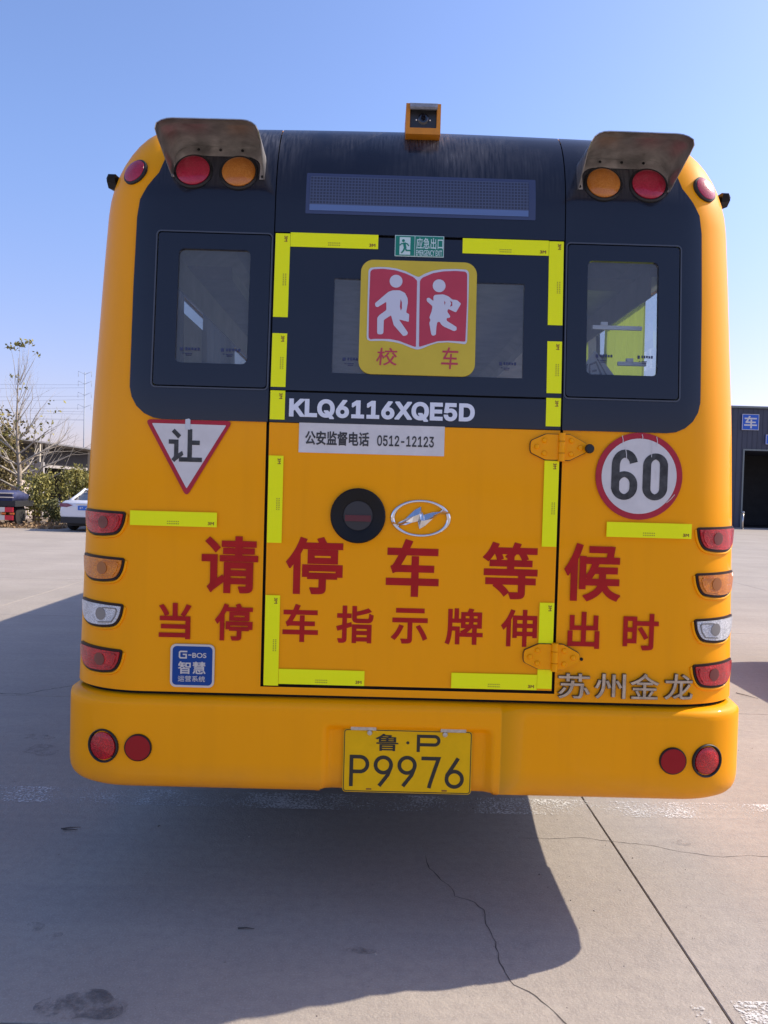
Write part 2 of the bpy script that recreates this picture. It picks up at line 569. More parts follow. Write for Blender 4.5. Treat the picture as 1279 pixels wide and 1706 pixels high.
# ------------------------------------------------------------------ object helpers
def mesh_obj(name, verts, faces, m, parent=None, smooth=None):
    me = bpy.data.meshes.new(name)
    me.from_pydata([tuple(map(float, v)) for v in verts], [], [tuple(map(int, f)) for f in faces])
    if m is not None:
        me.materials.append(m)
    if smooth is not None:
        if isinstance(smooth, bool):
            me.polygons.foreach_set('use_smooth', [smooth] * len(me.polygons))
        else:
            me.polygons.foreach_set('use_smooth', list(smooth))
    me.update()
    o = bpy.data.objects.new(name, me)
    COL.objects.link(o)
    if parent is not None:
        o.parent = parent
    return o


def tag(o, label=None, cat=None, group=None, kind=None):
    for k, v in (('label', label), ('category', cat), ('group', group), ('kind', kind)):
        if v:
            o[k] = v
    return o


def empty(name, loc=(0, 0, 0), rz=0.0):
    o = bpy.data.objects.new(name, None)
    o.empty_display_size = 0.3
    COL.objects.link(o)
    o.location = loc
    o.rotation_euler = (0, 0, rz)
    return o


class MB:
    """collects simple solids into one mesh"""
    def __init__(s):
        s.v, s.f, s.sm = [], [], []

    def add(s, vs, fs, smooth=False):
        b = len(s.v)
        s.v += [tuple(v) for v in vs]
        s.f += [tuple(i + b for i in f) for f in fs]
        s.sm += [smooth] * len(fs)
        return s

    def box(s, x0, x1, y0, y1, z0, z1):
        v = [(x, y, z) for z in (z0, z1) for y in (y0, y1) for x in (x0, x1)]
        return s.add(v, [(0, 2, 3, 1), (4, 5, 7, 6), (0, 1, 5, 4), (1, 3, 7, 5), (3, 2, 6, 7), (2, 0, 4, 6)])

    def quad(s, a, b, c, d):
        return s.add([a, b, c, d], [(0, 1, 2, 3)])

    def tube(s, pts, rad, n=8, caps=True):
        pts = [Vector(p) for p in pts]
        rad = rad if hasattr(rad, '__len__') else [rad] * len(pts)
        vs, fs = [], []
        for i, p in enumerate(pts):
            d = (pts[min(i + 1, len(pts) - 1)] - pts[max(i - 1, 0)]).normalized()
            a = d.orthogonal().normalized() if i == 0 else (a - d * a.dot(d)).normalized()
            b = d.cross(a)
            for k in range(n):
                t = 2 * math.pi * k / n
                vs.append(p + (a * math.cos(t) + b * math.sin(t)) * rad[i])
        for i in range(len(pts) - 1):
            for k in range(n):
                fs.append((i * n + k, i * n + (k + 1) % n, (i + 1) * n + (k + 1) % n, (i + 1) * n + k))
        if caps:
            fs.append(tuple(range(n - 1, -1, -1)))
            fs.append(tuple((len(pts) - 1) * n + k for k in range(n)))
        return s.add(vs, fs, True)

    def lathe(s, prof, c, axis='Y', n=32, sgn=1):
        """prof: (radius, distance along the axis)"""
        vs, fs = [], []
        for r, h in prof:
            for k in range(n):
                t = 2 * math.pi * k / n
                a, b = r * math.cos(t), r * math.sin(t)
                if axis == 'Y':
                    vs.append((c[0] + a, c[1] + sgn * h, c[2] + b))
                elif axis == 'X':
                    vs.append((c[0] + sgn * h, c[1] + a, c[2] + b))
                else:
                    vs.append((c[0] + a, c[1] + b, c[2] + sgn * h))
        for i in range(len(prof) - 1):
            for k in range(n):
                fs.append((i * n + k, i * n + (k + 1) % n, (i + 1) * n + (k + 1) % n, (i + 1) * n + k))
        fs.append(tuple(range(n)))
        fs.append(tuple((len(prof) - 1) * n + k for k in range(n)))
        return s.add(vs, fs, True)

    def build(s, name, m, parent=None, auto=False):
        o = mesh_obj(name, s.v, s.f, m, parent, s.sm)
        if auto:
            o.data.set_sharp_from_angle(angle=R(40))
        return o


# ------------------------------------------------------------------ flat shapes: outlines, fills, glyphs
def area(r):
    x, y = r[:, 0], r[:, 1]
    return 0.5 * float(np.sum(x * np.roll(y, -1) - np.roll(x, -1) * y))


def ring(pts, ccw=True):
    r = np.array(pts, float)
    keep = np.linalg.norm(r - np.roll(r, 1, 0), axis=1) > 1e-6
    r = r[keep]
    if (area(r) > 0) != ccw:
        r = r[::-1]
    return r


def winding(rings, pts):
    w = np.zeros(len(pts), int)
    px, py = pts[:, 0][:, None], pts[:, 1][:, None]
    for r in rings:
        a, b = r, np.roll(r, -1, 0)
        ax, ay, bx, by = a[:, 0][None], a[:, 1][None], b[:, 0][None], b[:, 1][None]
        cr_ = (bx - ax) * (py - ay) - (px - ax) * (by - ay)
        w += np.sum((ay <= py) & (by > py) & (cr_ > 0), 1) - np.sum((ay > py) & (by <= py) & (cr_ < 0), 1)
    return w


def offset_ring(r, w):
    """shift an outline outwards (to the right of its direction) with mitred corners"""
    d = np.roll(r, -1, 0) - r
    d /= np.maximum(np.linalg.norm(d, axis=1), 1e-12)[:, None]
    nrm = np.stack([d[:, 1], -d[:, 0]], 1)
    pn = np.roll(nrm, 1, 0)
    k = 1 + np.sum(nrm * pn, 1)
    return r + w * (nrm + pn) / np.maximum(k, 0.35)[:, None]


def fill(rings, grid=None):
    vs, es = [], []
    for r in rings:
        b = len(vs)
        vs += [Vector(p) for p in r]
        es += [(b + i, b + (i + 1) % len(r)) for i in range(len(r))]
    if grid:
        allp = np.concatenate(rings)
        lo, hi = allp.min(0), allp.max(0)
        gx = np.arange(lo[0] + grid / 2, hi[0], grid)
        gy = np.arange(lo[1] + grid / 2, hi[1], grid)
        if len(gx) and len(gy):
            g = np.stack(np.meshgrid(gx, gy), -1).reshape(-1, 2)
            g = g[winding(rings, g) > 0]
            dmin = np.full(len(g), 9.0)
            for r in rings:
                a, b = r, np.roll(r, -1, 0)
                for p, q in zip(a, b):
                    t = np.clip(((g - p) @ (q - p)) / max(1e-12, float((q - p) @ (q - p))), 0, 1)
                    dmin = np.minimum(dmin, np.linalg.norm(g - (p + t[:, None] * (q - p)), axis=1))
            vs += [Vector(p) for p in g[dmin > grid * 0.3]]
    ov, _, of, _, _, _ = delaunay_2d_cdt(vs, es, [], 0, 1e-6)
    P = np.array([tuple(v) for v in ov])
    T = np.array([f for f in of if len(f) == 3], int)
    c = P[T].mean(1)
    T = T[winding(rings, c) > 0]
    A = P[T]
    ar = (A[:, 1, 0] - A[:, 0, 0]) * (A[:, 2, 1] - A[:, 0, 1]) - (A[:, 2, 0] - A[:, 0, 0]) * (A[:, 1, 1] - A[:, 0, 1])
    T[ar < 0] = T[ar < 0][:, ::-1]
    return P, T


def split_long(r, step):
    out = []
    for p, q in zip(r, np.roll(r, -1, 0)):
        n = max(1, int(math.ceil(np.linalg.norm(q - p) / step)))
        out += [p + (q - p) * k / n for k in range(n)]
    return np.array(out)


def applied(name, rings, m, parent, off=0.002, thick=0.0, grid=None, surf=None):
    """a flat or thick shape laid on a surface: surf(s, z, offset) gives the points"""
    surf = surf or BUS
    if grid:
        rings = [split_long(r, grid) for r in rings]
    P, T = fill(rings, grid)
    used = np.unique(T)
    remap = -np.ones(len(P), int)
    remap[used] = np.arange(len(used))
    P, T = P[used], remap[T]
    V = list(surf(P[:, 0], P[:, 1], off))
    F = [tuple(t) for t in T]
    sm = [True] * len(F)
    if thick:
        cnt = {}
        for a, b, c in T:
            for e in ((a, b), (b, c), (c, a)):
                cnt[e] = 1
        rim = [e for e in cnt if (e[1], e[0]) not in cnt]
        back = surf(P[:, 0], P[:, 1], off - thick)
        top, bot = {}, {}
        for a, b in rim:
            for i in (a, b):
                if i not in top:
                    top[i] = len(V)
                    V.append(V[i])
                    bot[i] = len(V)
                    V.append(back[i])
            F.append((top[b], top[a], bot[a], bot[b]))
            sm.append(False)
    o = mesh_obj(name, V, F, m, parent, sm)
    if grid and surf in SURFACES:
        nr = surf(P[:, 0], P[:, 1], 1.0) - surf(P[:, 0], P[:, 1], 0.0)
        full = np.zeros((len(V), 3))
        full[:len(P)] = nr
        o.data.normals_split_custom_set_from_vertices([tuple(v) for v in full])
    return o


SURFACES = []


def rect(x0, x1, z0, z1, r=0.0, n=5):
    if r <= 0:
        return ring([(x0, z0), (x1, z0), (x1, z1), (x0, z1)])
    p = []
    for cx, cz, a in ((x1 - r, z0 + r, -90), (x1 - r, z1 - r, 0), (x0 + r, z1 - r, 90), (x0 + r, z0 + r, 180)):
        for k in range(n + 1):
            t = R(a + 90 * k / n)
            p.append((cx + r * math.cos(t), cz + r * math.sin(t)))
    return ring(p)


def disc(x, z, r, n=40, rz=None):
    rz = rz or r
    return ring([(x + r * math.cos(2 * math.pi * k / n), z + rz * math.sin(2 * math.pi * k / n)) for k in range(n)])


def hole(r):
    return ring(r, False)


def rounded(pts, rad, n=6):
    """polygon with rounded corners"""
    pts = [np.array(p, float) for p in pts]
    rad = rad if hasattr(rad, '__len__') else [rad] * len(pts)
    out = []
    for i, p in enumerate(pts):
        a, b = pts[i - 1] - p, pts[(i + 1) % len(pts)] - p
        la, lb = np.linalg.norm(a), np.linalg.norm(b)
        if rad[i] <= 0:
            out.append(p)
            continue
        k = min(rad[i], la * 0.49, lb * 0.49)
        s, e = p + a / la * k, p + b / lb * k
        for j in range(n + 1):
            t = j / n
            out.append((1 - t) ** 2 * s + 2 * t * (1 - t) * p + t * t * e)
    return ring(out)


def stroke(pts, w, cap=0.0):
    """outline of a pen stroke of width w"""
    p = np.array(pts, float)
    if cap:
        p[0] += (p[0] - p[1]) / np.linalg.norm(p[0] - p[1]) * cap
        p[-1] += (p[-1] - p[-2]) / np.linalg.norm(p[-1] - p[-2]) * cap
    d = np.diff(p, axis=0)
    d /= np.linalg.norm(d, axis=1)[:, None]
    nn = np.stack([-d[:, 1], d[:, 0]], 1)
    vn = np.concatenate([nn[:1], (nn[:-1] + nn[1:]), nn[-1:]])
    k = np.ones(len(p))
    if len(p) > 2:
        k[1:-1] = np.maximum(1 + np.sum(nn[:-1] * nn[1:], 1), 0.4)
        vn[1:-1] /= k[1:-1][:, None]
    a, b = p + vn * w / 2, p - vn * w / 2
    return ring(np.concatenate([a, b[::-1]]))


def arc(cx, cy, rx, a0, a1, n=14, ry=None):
    ry = ry or rx
    return [(cx + rx * math.cos(R(a0 + (a1 - a0) * k / n)), cy + ry * math.sin(R(a0 + (a1 - a0) * k / n))) for k in range(n + 1)]


_fonts, _glyphs = {}, {}


def text_rings(s, font=None):
    """outlines of a line of writing in Blender's own bundled lettering"""
    if (s, font) in _glyphs:
        return _glyphs[(s, font)]
    c = bpy.data.curves.new('lettering', 'FONT')
    c.body = s
    c.resolution_u = 5
    if font and font not in _fonts:
        try:
            _fonts[font] = bpy.data.fonts.load(os.path.join(bpy.utils.resource_path('LOCAL'), 'datafiles', 'fonts', font))
        except Exception:
            _fonts[font] = None
    if font and _fonts[font]:
        c.font = _fonts[font]
    o = bpy.data.objects.new('lettering', c)
    COL.objects.link(o)
    dg = bpy.context.evaluated_depsgraph_get()
    dg.update()
    out = []
    for sp in o.to_curve(dg).splines:
        bp = sp.bezier_points
        r = []
        for p, q in zip(bp, list(bp[1:]) + [bp[0]]):
            a, b, c_, d = (np.array(v[:2]) for v in (p.co, p.handle_right, q.handle_left, q.co))
            L = np.linalg.norm(d - a)
            u = (d - a) / max(L, 1e-9)
            bend = max(abs(u[0] * (v - a)[1] - u[1] * (v - a)[0]) for v in (b, c_))
            n_ = 1 if bend < 0.004 else (3 if L < 0.08 else 6)
            for k in range(n_):
                t = k / n_
                r.append((1 - t) ** 3 * a + 3 * t * (1 - t) ** 2 * b + 3 * t * t * (1 - t) * c_ + t ** 3 * d)
        r = np.array(r)
        keep = np.linalg.norm(r - np.roll(r, 1, 0), axis=1) > 1e-4
        out.append(r[keep])
    o.to_curve_clear()
    bpy.data.objects.remove(o)
    bpy.data.curves.remove(c)
    if sum(area(r) for r in out) < 0:
        out = [r[::-1] for r in out]
    _glyphs[(s, font)] = out
    return out


def thicken(rs, w):
    """outlines plus a mitred bar along every edge; filled together they give the bold form"""
    out = list(rs)
    for r in rs:
        n = len(r)
        d = np.roll(r, -1, 0) - r
        L = np.linalg.norm(d, axis=1)
        d = d / np.maximum(L, 1e-12)[:, None]
        for i in range(n):
            j, h = (i + 1) % n, (i - 1) % n
            def ext(a, b):
                c = float(a @ b)
                s = float(a[0] * b[1] - a[1] * b[0])
                if s <= 0:
                    return 0.0
                return min(w, w * math.tan(math.acos(max(-1, min(1, c))) / 2))
            p = r[i] - d[i] * ext(d[h], d[i])
            q = r[j] + d[i] * ext(d[i], d[j])
            nn = np.array([d[i][1], -d[i][0]]) * w
            out.append(np.array([p - nn * 0.5, p + nn, q + nn, q - nn * 0.5]))
    return out


def glyphs(s, x0, x1, z0, z1, bold=0.0, font=None, shear=0.0):
    """writing fitted into a box; bold is the outward shift relative to the letter height"""
    rs = text_rings(s, font)
    allp = np.concatenate(rs)
    hgt = np.ptp(allp[:, 1])
    if bold:
        rs = thicken(rs, bold * hgt)
    allp = np.concatenate(rs)
    lo, hi = allp.min(0), allp.max(0)
    k = np.array([(x1 - x0) / (hi[0] - lo[0]), (z1 - z0) / (hi[1] - lo[1])])
    out = []
    for r in rs:
        q = (r - lo) * k + np.array([x0, z0])
        q[:, 0] += shear * (q[:, 1] - z0)
        out.append(q)
    return out


# ------------------------------------------------------------------ bus surface
XC, RY, RZ, ZT = 0.95, 0.25, 0.38, 2.998


def half_w(z):
    return np.interp(z, [0.4, 0.8, 1.5, 2.06, 2.4, 2.65, 3.04], [1.262, 1.262, 1.242, 1.217, 1.204, 1.192, 1.165])


def lean(z):
    t = np.clip((z - 1.80) / 0.2, 0, None)
    return 0.0702 * np.where(t < 1, 0.1 * t * t, z - 1.90)


def smooth(a, b, v):
    t = np.clip((v - a) / (b - a), 0, 1)
    return t * t * (3 - 2 * t)


def crown(x, z):
    return 0.020 * np.minimum(np.abs(x), 1.1) ** 2 * smooth(2.5, 3.02, z)


def arc_x(s, z, xc, w, ry):
    """distance s measured along the plan outline -> (x, depth of the rounding)"""
    s, z = np.broadcast_arrays(np.asarray(s, float), np.asarray(z, float))
    x, d = s.copy(), np.zeros(s.shape)
    for i in np.argwhere(np.abs(s) > xc)[:, 0]:
        rx = float(w[i]) - xc
        ph = np.linspace(0, math.pi / 2, 40)
        px, pd = rx * np.sin(ph), ry * (1 - np.cos(ph))
        L = np.concatenate([[0], np.cumsum(np.hypot(np.diff(px), np.diff(pd)))])
        q = abs(s[i]) - xc
        if q <= L[-1]:
            a = float(np.interp(q, L, px))
            dd = float(np.interp(q, L, pd))
        else:
            a, dd = rx, ry + q - L[-1]
        x[i] = math.copysign(xc + a, s[i])
        d[i] = dd
    return x, d


def bus_base(s, z):
    s, z = np.atleast_1d(np.asarray(s, float)), np.atleast_1d(np.asarray(z, float))
    x, dd = arc_x(s, z, XC, half_w(z), RY)
    z0 = z + crown(x, z)
    b = np.clip((z0 - (ZT - RZ)) / RZ, 0, 0.9999)
    a = np.clip((np.abs(x) - XC) / (half_w(z) - XC), 0, 1)
    flat = dd <= RY
    rnd = RY * (1 - np.sqrt(np.maximum(0.0, 1 - a * a - b * b)))
    y = np.where(b > 0, np.where(a * a + b * b < 1, rnd, RY), dd) + lean(z)
    return np.stack([x, y, z], 1)


def bump_base(s, z):
    s, z = np.atleast_1d(np.asarray(s, float)), np.atleast_1d(np.asarray(z, float))
    x, d = arc_x(s, z, 0.99, np.full(s.shape, 1.270), 0.22)
    rec = 0.028 * (1 - smooth(0.272, 0.308, np.abs(s - 0.006))) * (1 - smooth(0.735, 0.765, z))
    return np.stack([x, d - 0.035 + rec, z], 1)


def with_offset(base):
    def f(s, z, off=0.0):
        s, z = np.atleast_1d(np.asarray(s, float)), np.atleast_1d(np.asarray(z, float))
        p = base(s, z)
        e = 2e-3
        ds = base(s + e, z) - base(s - e, z)
        dz = base(s, z + e) - base(s, z - e)
        nr = np.cross(ds, dz)
        nr /= np.maximum(np.linalg.norm(nr, axis=1), 1e-12)[:, None]
        return p + nr * np.reshape(off, (-1, 1))
    return f


BUS = with_offset(bus_base)
BUMP = with_offset(bump_base)
SURFACES += [BUS, BUMP]


def at(px, py, base=bus_base):
    """where the sight line through a photo pixel meets the bus: (x, z)"""
    dx, dy = px - (PW / 2), py - (PH / 2)
    d = f_ * FOC + R_ax * dx - U_ax * dy
    d /= d[1]
    t = 2.75
    for _ in range(25):
        p = CAM + d * t
        x = max(-1.24, min(1.24, p[0]))
        xs = x
        if base is bus_base:
            a = max(0.0, (abs(x) - XC) / (float(half_w(p[2])) - XC))
            b = min(0.999, max(0.0, (p[2] + float(crown(x, p[2])) - (ZT - RZ)) / RZ))
            y = RY * (1 - math.sqrt(max(0.0, 1 - a * a - b * b))) + float(lean(p[2]))
        else:
            y = float(bump_base([max(-0.98, min(0.98, x))], [p[2]])[0, 1])
        t -= 0.8 * (p[1] - y)
    p = CAM + d * t
    return float(p[0]), float(p[2])


def box_at(px0, py0, px1, py1, base=bus_base):
    """pixel box (read along the photo's slight tilt) -> x0, x1, z0, z1"""
    cx, cy = (px0 + px1) / 2, (py0 + py1) / 2
    return at(px0, cy, base)[0], at(px1, cy, base)[0], at(cx, py1, base)[1], at(cx, py0, base)[1]



# ------------------------------------------------------------------ ground
def ray_dir(px, py):
    d = f_ * FOC + R_ax * (px - PW / 2) - U_ax * (py - PH / 2)
    return d


def ground_at(px, py):
    d = ray_dir(px, py)
    p = CAM + d * (-CAM[2] / d[2])
    return float(p[0]), float(p[1])


def on_plane(px, py, y):
    d = ray_dir(px, py)
    p = CAM + d * ((y - CAM[1]) / d[1])
    return float(p[0]), float(p[2])


SLX, SLY, GAPJ = 5.9, 3.48, 0.006
X0, Y0 = 1.003, 2.965
gnd = mesh_obj('ground', [(-1500, -1500, -0.02), (1500, -1500, -0.02), (1500, 1500, -0.02), (-1500, 1500, -0.02)], [(0, 1, 2, 3)], MAT['concrete'])
tag(gnd, 'pale concrete yard of large slabs with narrow dark joints', None, None, 'structure')
joints = mesh_obj('joint_bed', [(-46, -25, -0.012), (48, -25, -0.012), (48, 46, -0.012), (-46, 46, -0.012)], [(0, 1, 2, 3)], MAT['joint'], gnd)
hx, hy, ch = SLX / 2 - GAPJ / 2, SLY / 2 - GAPJ / 2, 0.003
sv = [(sx * (hx - c), sy * (hy - c), z) for c, z in ((ch, 0.0), (0.0, -ch), (0.0, -0.018)) for sx, sy in ((-1, -1), (1, -1), (1, 1), (-1, 1))]
sf = [(0, 1, 2, 3)] + [(4 + k + 4 * l - 4, 4 + k + 4 * l, 4 + (k + 1) % 4 + 4 * l, (k + 1) % 4 + 4 * l) for l in range(2) for k in range(4)]
slab = mesh_obj('slab', sv, sf, MAT['concrete'], gnd)
first = True
for i in range(-7, 8):
    for j in range(-7, 12):
        o = slab if first else slab.copy()
        if not first:
            COL.objects.link(o)
            o.parent = gnd
        first = False
        o.location = (X0 + SLX * (i + 0.5), Y0 + SLY * (j + 0.5), 0)
        o.rotation_euler = (random.uniform(-1, 1) * 3e-4, random.uniform(-1, 1) * 2e-4, 0)


def ribbon(name, pts, w, z, m, jag=0.5, sub=7):
    """thin irregular line on the ground"""
    p = np.array(pts, float)
    q = [p[0]]
    for a, b in zip(p, p[1:]):
        L = np.linalg.norm(b - a)
        n_ = max(2, int(L / 0.025))
        t_ = np.array([-(b - a)[1], (b - a)[0]]) / L
        for k in range(1, n_ + 1):
            q.append(a + (b - a) * k / n_ + t_ * (random.uniform(-1, 1) * 0.009 * jag if k < n_ else 0))
    q = np.array(q)
    d = np.gradient(q, axis=0)
    d /= np.maximum(np.linalg.norm(d, axis=1), 1e-9)[:, None]
    nn = np.stack([-d[:, 1], d[:, 0]], 1)
    V, F = [], []
    for k, (a, b) in enumerate(zip(q, nn)):
        ww = w * random.uniform(0.35, 1.0) * (0.3 if k in (0, len(q) - 1) else 1)
        V += [(*(a + b * ww / 2), z), (*(a - b * ww / 2), z)]
    F = [(2 * k, 2 * k + 1, 2 * k + 3, 2 * k + 2) for k in range(len(q) - 1)]
    return mesh_obj(name, V, F, m, gnd)


G = lambda pts: [ground_at(*p) for p in pts]
ribbon('crack', G([(708, 1425), (715, 1447), (734, 1466), (752, 1480), (757, 1493), (790, 1503), (806, 1516), (809, 1540), (826, 1570), (830, 1597), (846, 1628), (856, 1641), (893, 1660), (912, 1676), (930, 1693), (950, 1712), (985, 1740)]), 0.0052, 0.0012, MAT['crack'])
ribbon('crack', G([(860, 1397), (925, 1397), (965, 1395), (1000, 1400), (1080, 1408), (1140, 1420), (1205, 1428), (1245, 1425), (1279, 1427), (1400, 1440)]), 0.0034, 0.0012, MAT['crack'])
ribbon('crack', G([(-120, 1153), (0, 1155), (45, 1156), (62, 1152), (122, 1142), (200, 1140)]), 0.012, 0.0012, MAT['crack'], 1.2)
for pts in ([(1060, 1560), (1090, 1620), (1115, 1690)], [(1150, 1600), (1180, 1650)], [(1000, 1570), (1045, 1680)], [(1100, 1555), (1130, 1640)]):
    ribbon('crack', G(pts), 0.0016, 0.0012, MAT['stain'], 0.3)


def patch(name, pts, z, m, jit=0.0):
    r = ring(pts)
    P, T = fill([r])
    return mesh_obj(name, [(p[0], p[1], z) for p in P], T, m, gnd)


patch('worn_bay_line', [(-9.0, 1.05), (9.0, 1.05), (9.0, 1.25), (-9.0, 1.25)], 0.0025, MAT['road_paint'])
patch('worn_bay_line', [(1.045, -2.6), (1.28, -2.6), (1.28, -0.345), (1.045, -0.345)], 0.0025, MAT['road_paint'])
patch('worn_bay_line', [(0.905, -0.60), (0.945, -0.60), (0.945, -0.365), (0.905, -0.365)], 0.004, MAT['road_paint_thin'])
cx, cy = ground_at(138, 1672)


def blob(cx, cy, rx, ry, n_=28, jag=0.16, seed=1):
    rg = random.Random(seed)
    ph = [rg.uniform(0, 6.28) for _ in range(4)]
    return [(cx + rx * math.cos(t) * (1 + jag * sum(math.sin((k + 2) * t + ph[k]) / (k + 1) for k in range(4))),
             cy + ry * math.sin(t) * (1 + jag * sum(math.sin((k + 2) * t + ph[k]) / (k + 1) for k in range(4)))) for t in np.linspace(0, 2 * math.pi, n_ + 1)[:-1]]


patch('oil_stain', blob(cx, cy - 0.01, 0.10, 0.085, 40, 0.26, seed=3), 0.004, MAT['big_stain'])
cx, cy = ground_at(196, 1680)
patch('oil_stain', blob(cx, cy, 0.035, 0.04, seed=5), 0.004, MAT['stain'])
for px, py, a, b, sd in ((58, 1545, .03, .035, 7), (90, 1560, .024, .025, 8), (600, 1585, .05, .02, 9), (60, 1228, .12, .05, 10), (70, 1250, .10, .10, 11), (1130, 1404, .05, .03, 12), (1130, 1560, .06, .03, 14)):
    cx, cy = ground_at(px, py)
    patch('oil_stain', blob(cx, cy, a, b, seed=sd), 0.004, MAT['stain'])

# ------------------------------------------------------------------ the school bus
bus = empty('school_bus')
tag(bus, 'yellow school bus with red lettering and lime reflective strips round its rear emergency door', 'school bus')

# outline of the black glass area (one half mirrored)
half = [(0.0, 2.962), (0.905, 2.950), (0.925, 2.88), (0.93, 2.79), (0.948, 2.725), (0.985, 2.672), (1.010, 2.625),
        (1.019, 2.56), (1.022, 2.30), (1.020, 1.975)]
half += [(0.900 + 0.120 * math.cos(R(a)), 1.957 + 0.123 * math.sin(R(a))) for a in (-5, -22, -40, -58, -75, -90)]
half += [(0.0, 1.834)]
BAND = ring(half + [(-x, z) for x, z in half[-2:0:-1]])
DX, DZ0, DZ1, DZB = 0.519, 0.897, 2.512, 1.834     # emergency door: half width, foot, head, lower edge of the glass
GAP = 0.011


def clip(r, x0, x1, z0, z1):
    """part of an outline inside a box (Sutherland-Hodgman)"""
    pts = [tuple(p) for p in r]
    for ax, v, s in ((0, x0, 1), (0, x1, -1), (1, z0, 1), (1, z1, -1)):
        out = []
        for a, b in zip(pts, pts[1:] + pts[:1]):
            ia, ib = s * (a[ax] - v) >= 0, s * (b[ax] - v) >= 0
            if ia != ib:
                t = (v - a[ax]) / (b[ax] - a[ax])
                out_p = (a[0] + t * (b[0] - a[0]), a[1] + t * (b[1] - a[1]))
            if ia:
                out.append(a)
            if ia != ib:
                out.append(out_p)
        pts = out
    return ring(pts)


# --- shell: rounded tail, sides with window openings, roof
SIDE_WIN = [(0.78, 1.98), (2.12, 3.42), (3.56, 4.86), (5.00, 6.30), (6.44, 7.74)]
WZ0, WZ1 = 1.72, 2.60
rows = [0.858, 0.885, 1.0, 1.1, 1.2, 1.3, 1.4, 1.5, 1.6, WZ0, 1.79, 1.83, 1.866, 1.91, 1.96, 2.0, 2.1, 2.2, 2.3, 2.4, 2.5, WZ1, ZT - RZ]
rows += [ZT - RZ + RZ * math.sin(R(a)) for a in (8, 16, 24, 32, 40, 48, 56, 64, 71, 78, 84, 89.3)]
cen = sorted([-0.95, -0.8, -0.65, -DX - GAP, -0.3, -0.1, 0.1, 0.3, DX + GAP, 0.65, 0.8, 0.95])
phis = [R(a) for a in range(5, 91, 5)]
V, F, SMO = [], [], []
idx = {}
for i, z0 in enumerate(rows):
    b = max(0.0, (z0 - (ZT - RZ)) / RZ)
    am = math.sqrt(1 - b * b)
    line = []
    for sgn in (-1, 1):
        side = [(sgn * (XC + (half_w(z0) - XC) * math.sin(p) * am), math.sin(p) * am) for p in phis]
        if sgn < 0:
            line += side[::-1] + [(x, 0.0) for x in cen]
        else:
            line += side
    for j, (x, a) in enumerate(line):
        z = z0 - float(crown(x, z0))
        y = RY * (1 - math.sqrt(max(0.0, 1 - a * a - b * b))) + float(lean(z))
        idx[i, j] = len(V)
        V.append((float(x), y, z))
NC = len(cen) + 2 * len(phis)
inner = offset_ring(BAND, -0.02)
for i in range(len(rows) - 1):
    for j in range(NC - 1):
        q = [idx[i, j], idx[i, j + 1], idx[i + 1, j + 1], idx[i + 1, j]]
        c = np.mean([V[k] for k in q], 0)
        if abs(c[0]) < DX + GAP and 0.885 < c[2] < 1.866:
            continue
        if (winding([inner], np.array([[V[k][0], V[k][2]] for k in q])) > 0).all():
            continue
        F.append(tuple(q))
        SMO.append(True)
YS = sorted({1.0, 10.55} | {v for w in SIDE_WIN for v in w} | {8.2, 9.6})
YS = [0.5] + YS
for sgn, jj in ((-1, 0), (1, NC - 1)):
    prev = [idx[i, jj] for i in range(len(rows))]
    py = None
    for y in YS:
        cur = []
        for i in range(len(rows)):
            v = V[idx[i, jj]]
            cur.append(len(V))
            V.append((v[0], y, v[2]))
        for i in range(len(rows) - 1):
            zc = (rows[i] + rows[i + 1]) / 2
            if py is not None and any(a - 1e-6 <= py and y <= b + 1e-6 for a, b in SIDE_WIN) and WZ0 < zc < WZ1:
                continue
            F.append((prev[i], cur[i], cur[i + 1], prev[i + 1]))
            SMO.append(True)
        prev, py = cur, y
top = [idx[len(rows) - 1, j] for j in range(NC)]
prev = top
for y in (0.5, 10.55):
    cur = []
    for k in top:
        cur.append(len(V))
        V.append((V[k][0], y, V[k][2]))
    F += [(prev[j], prev[j + 1], cur[j + 1], cur[j]) for j in range(NC - 1)]
    SMO += [True] * (NC - 1)
    prev = cur
fr = [(-1.26, 10.56, 0.85), (1.26, 10.56, 0.85), (1.18, 10.56, 2.7), (1.0, 10.56, 2.98), (-1.0, 10.56, 2.98), (-1.18, 10.56, 2.7)]
b = len(V)
V += fr
F.append(tuple(range(b, b + 6)))
SMO.append(False)
mesh_obj('body', V, F, MAT['yellow'], bus, SMO)

# --- dark backing seen only through the shut gaps
holes_win = [rect(-0.875, -0.595, 2.02, 2.46), rect(0.595, 0.875, 2.02, 2.46), rect(-0.40, 0.40, 2.0, 2.37)]
applied('seam_backing', [rect(-0.93, 0.93, 1.86, 2.93)] + [hole(h) for h in holes_win], MAT['seam'], bus, -0.012, 0, 0.06)
applied('door_jamb', [rect(-DX - 0.03, DX + 0.03, 0.87, 1.86)], MAT['seam'], bus, -0.016)

applied('bumper_gap_strip', [rect(-1.42, 1.42, 0.78, 0.875)], MAT['seam'], bus, -0.018, 0, 0.04)

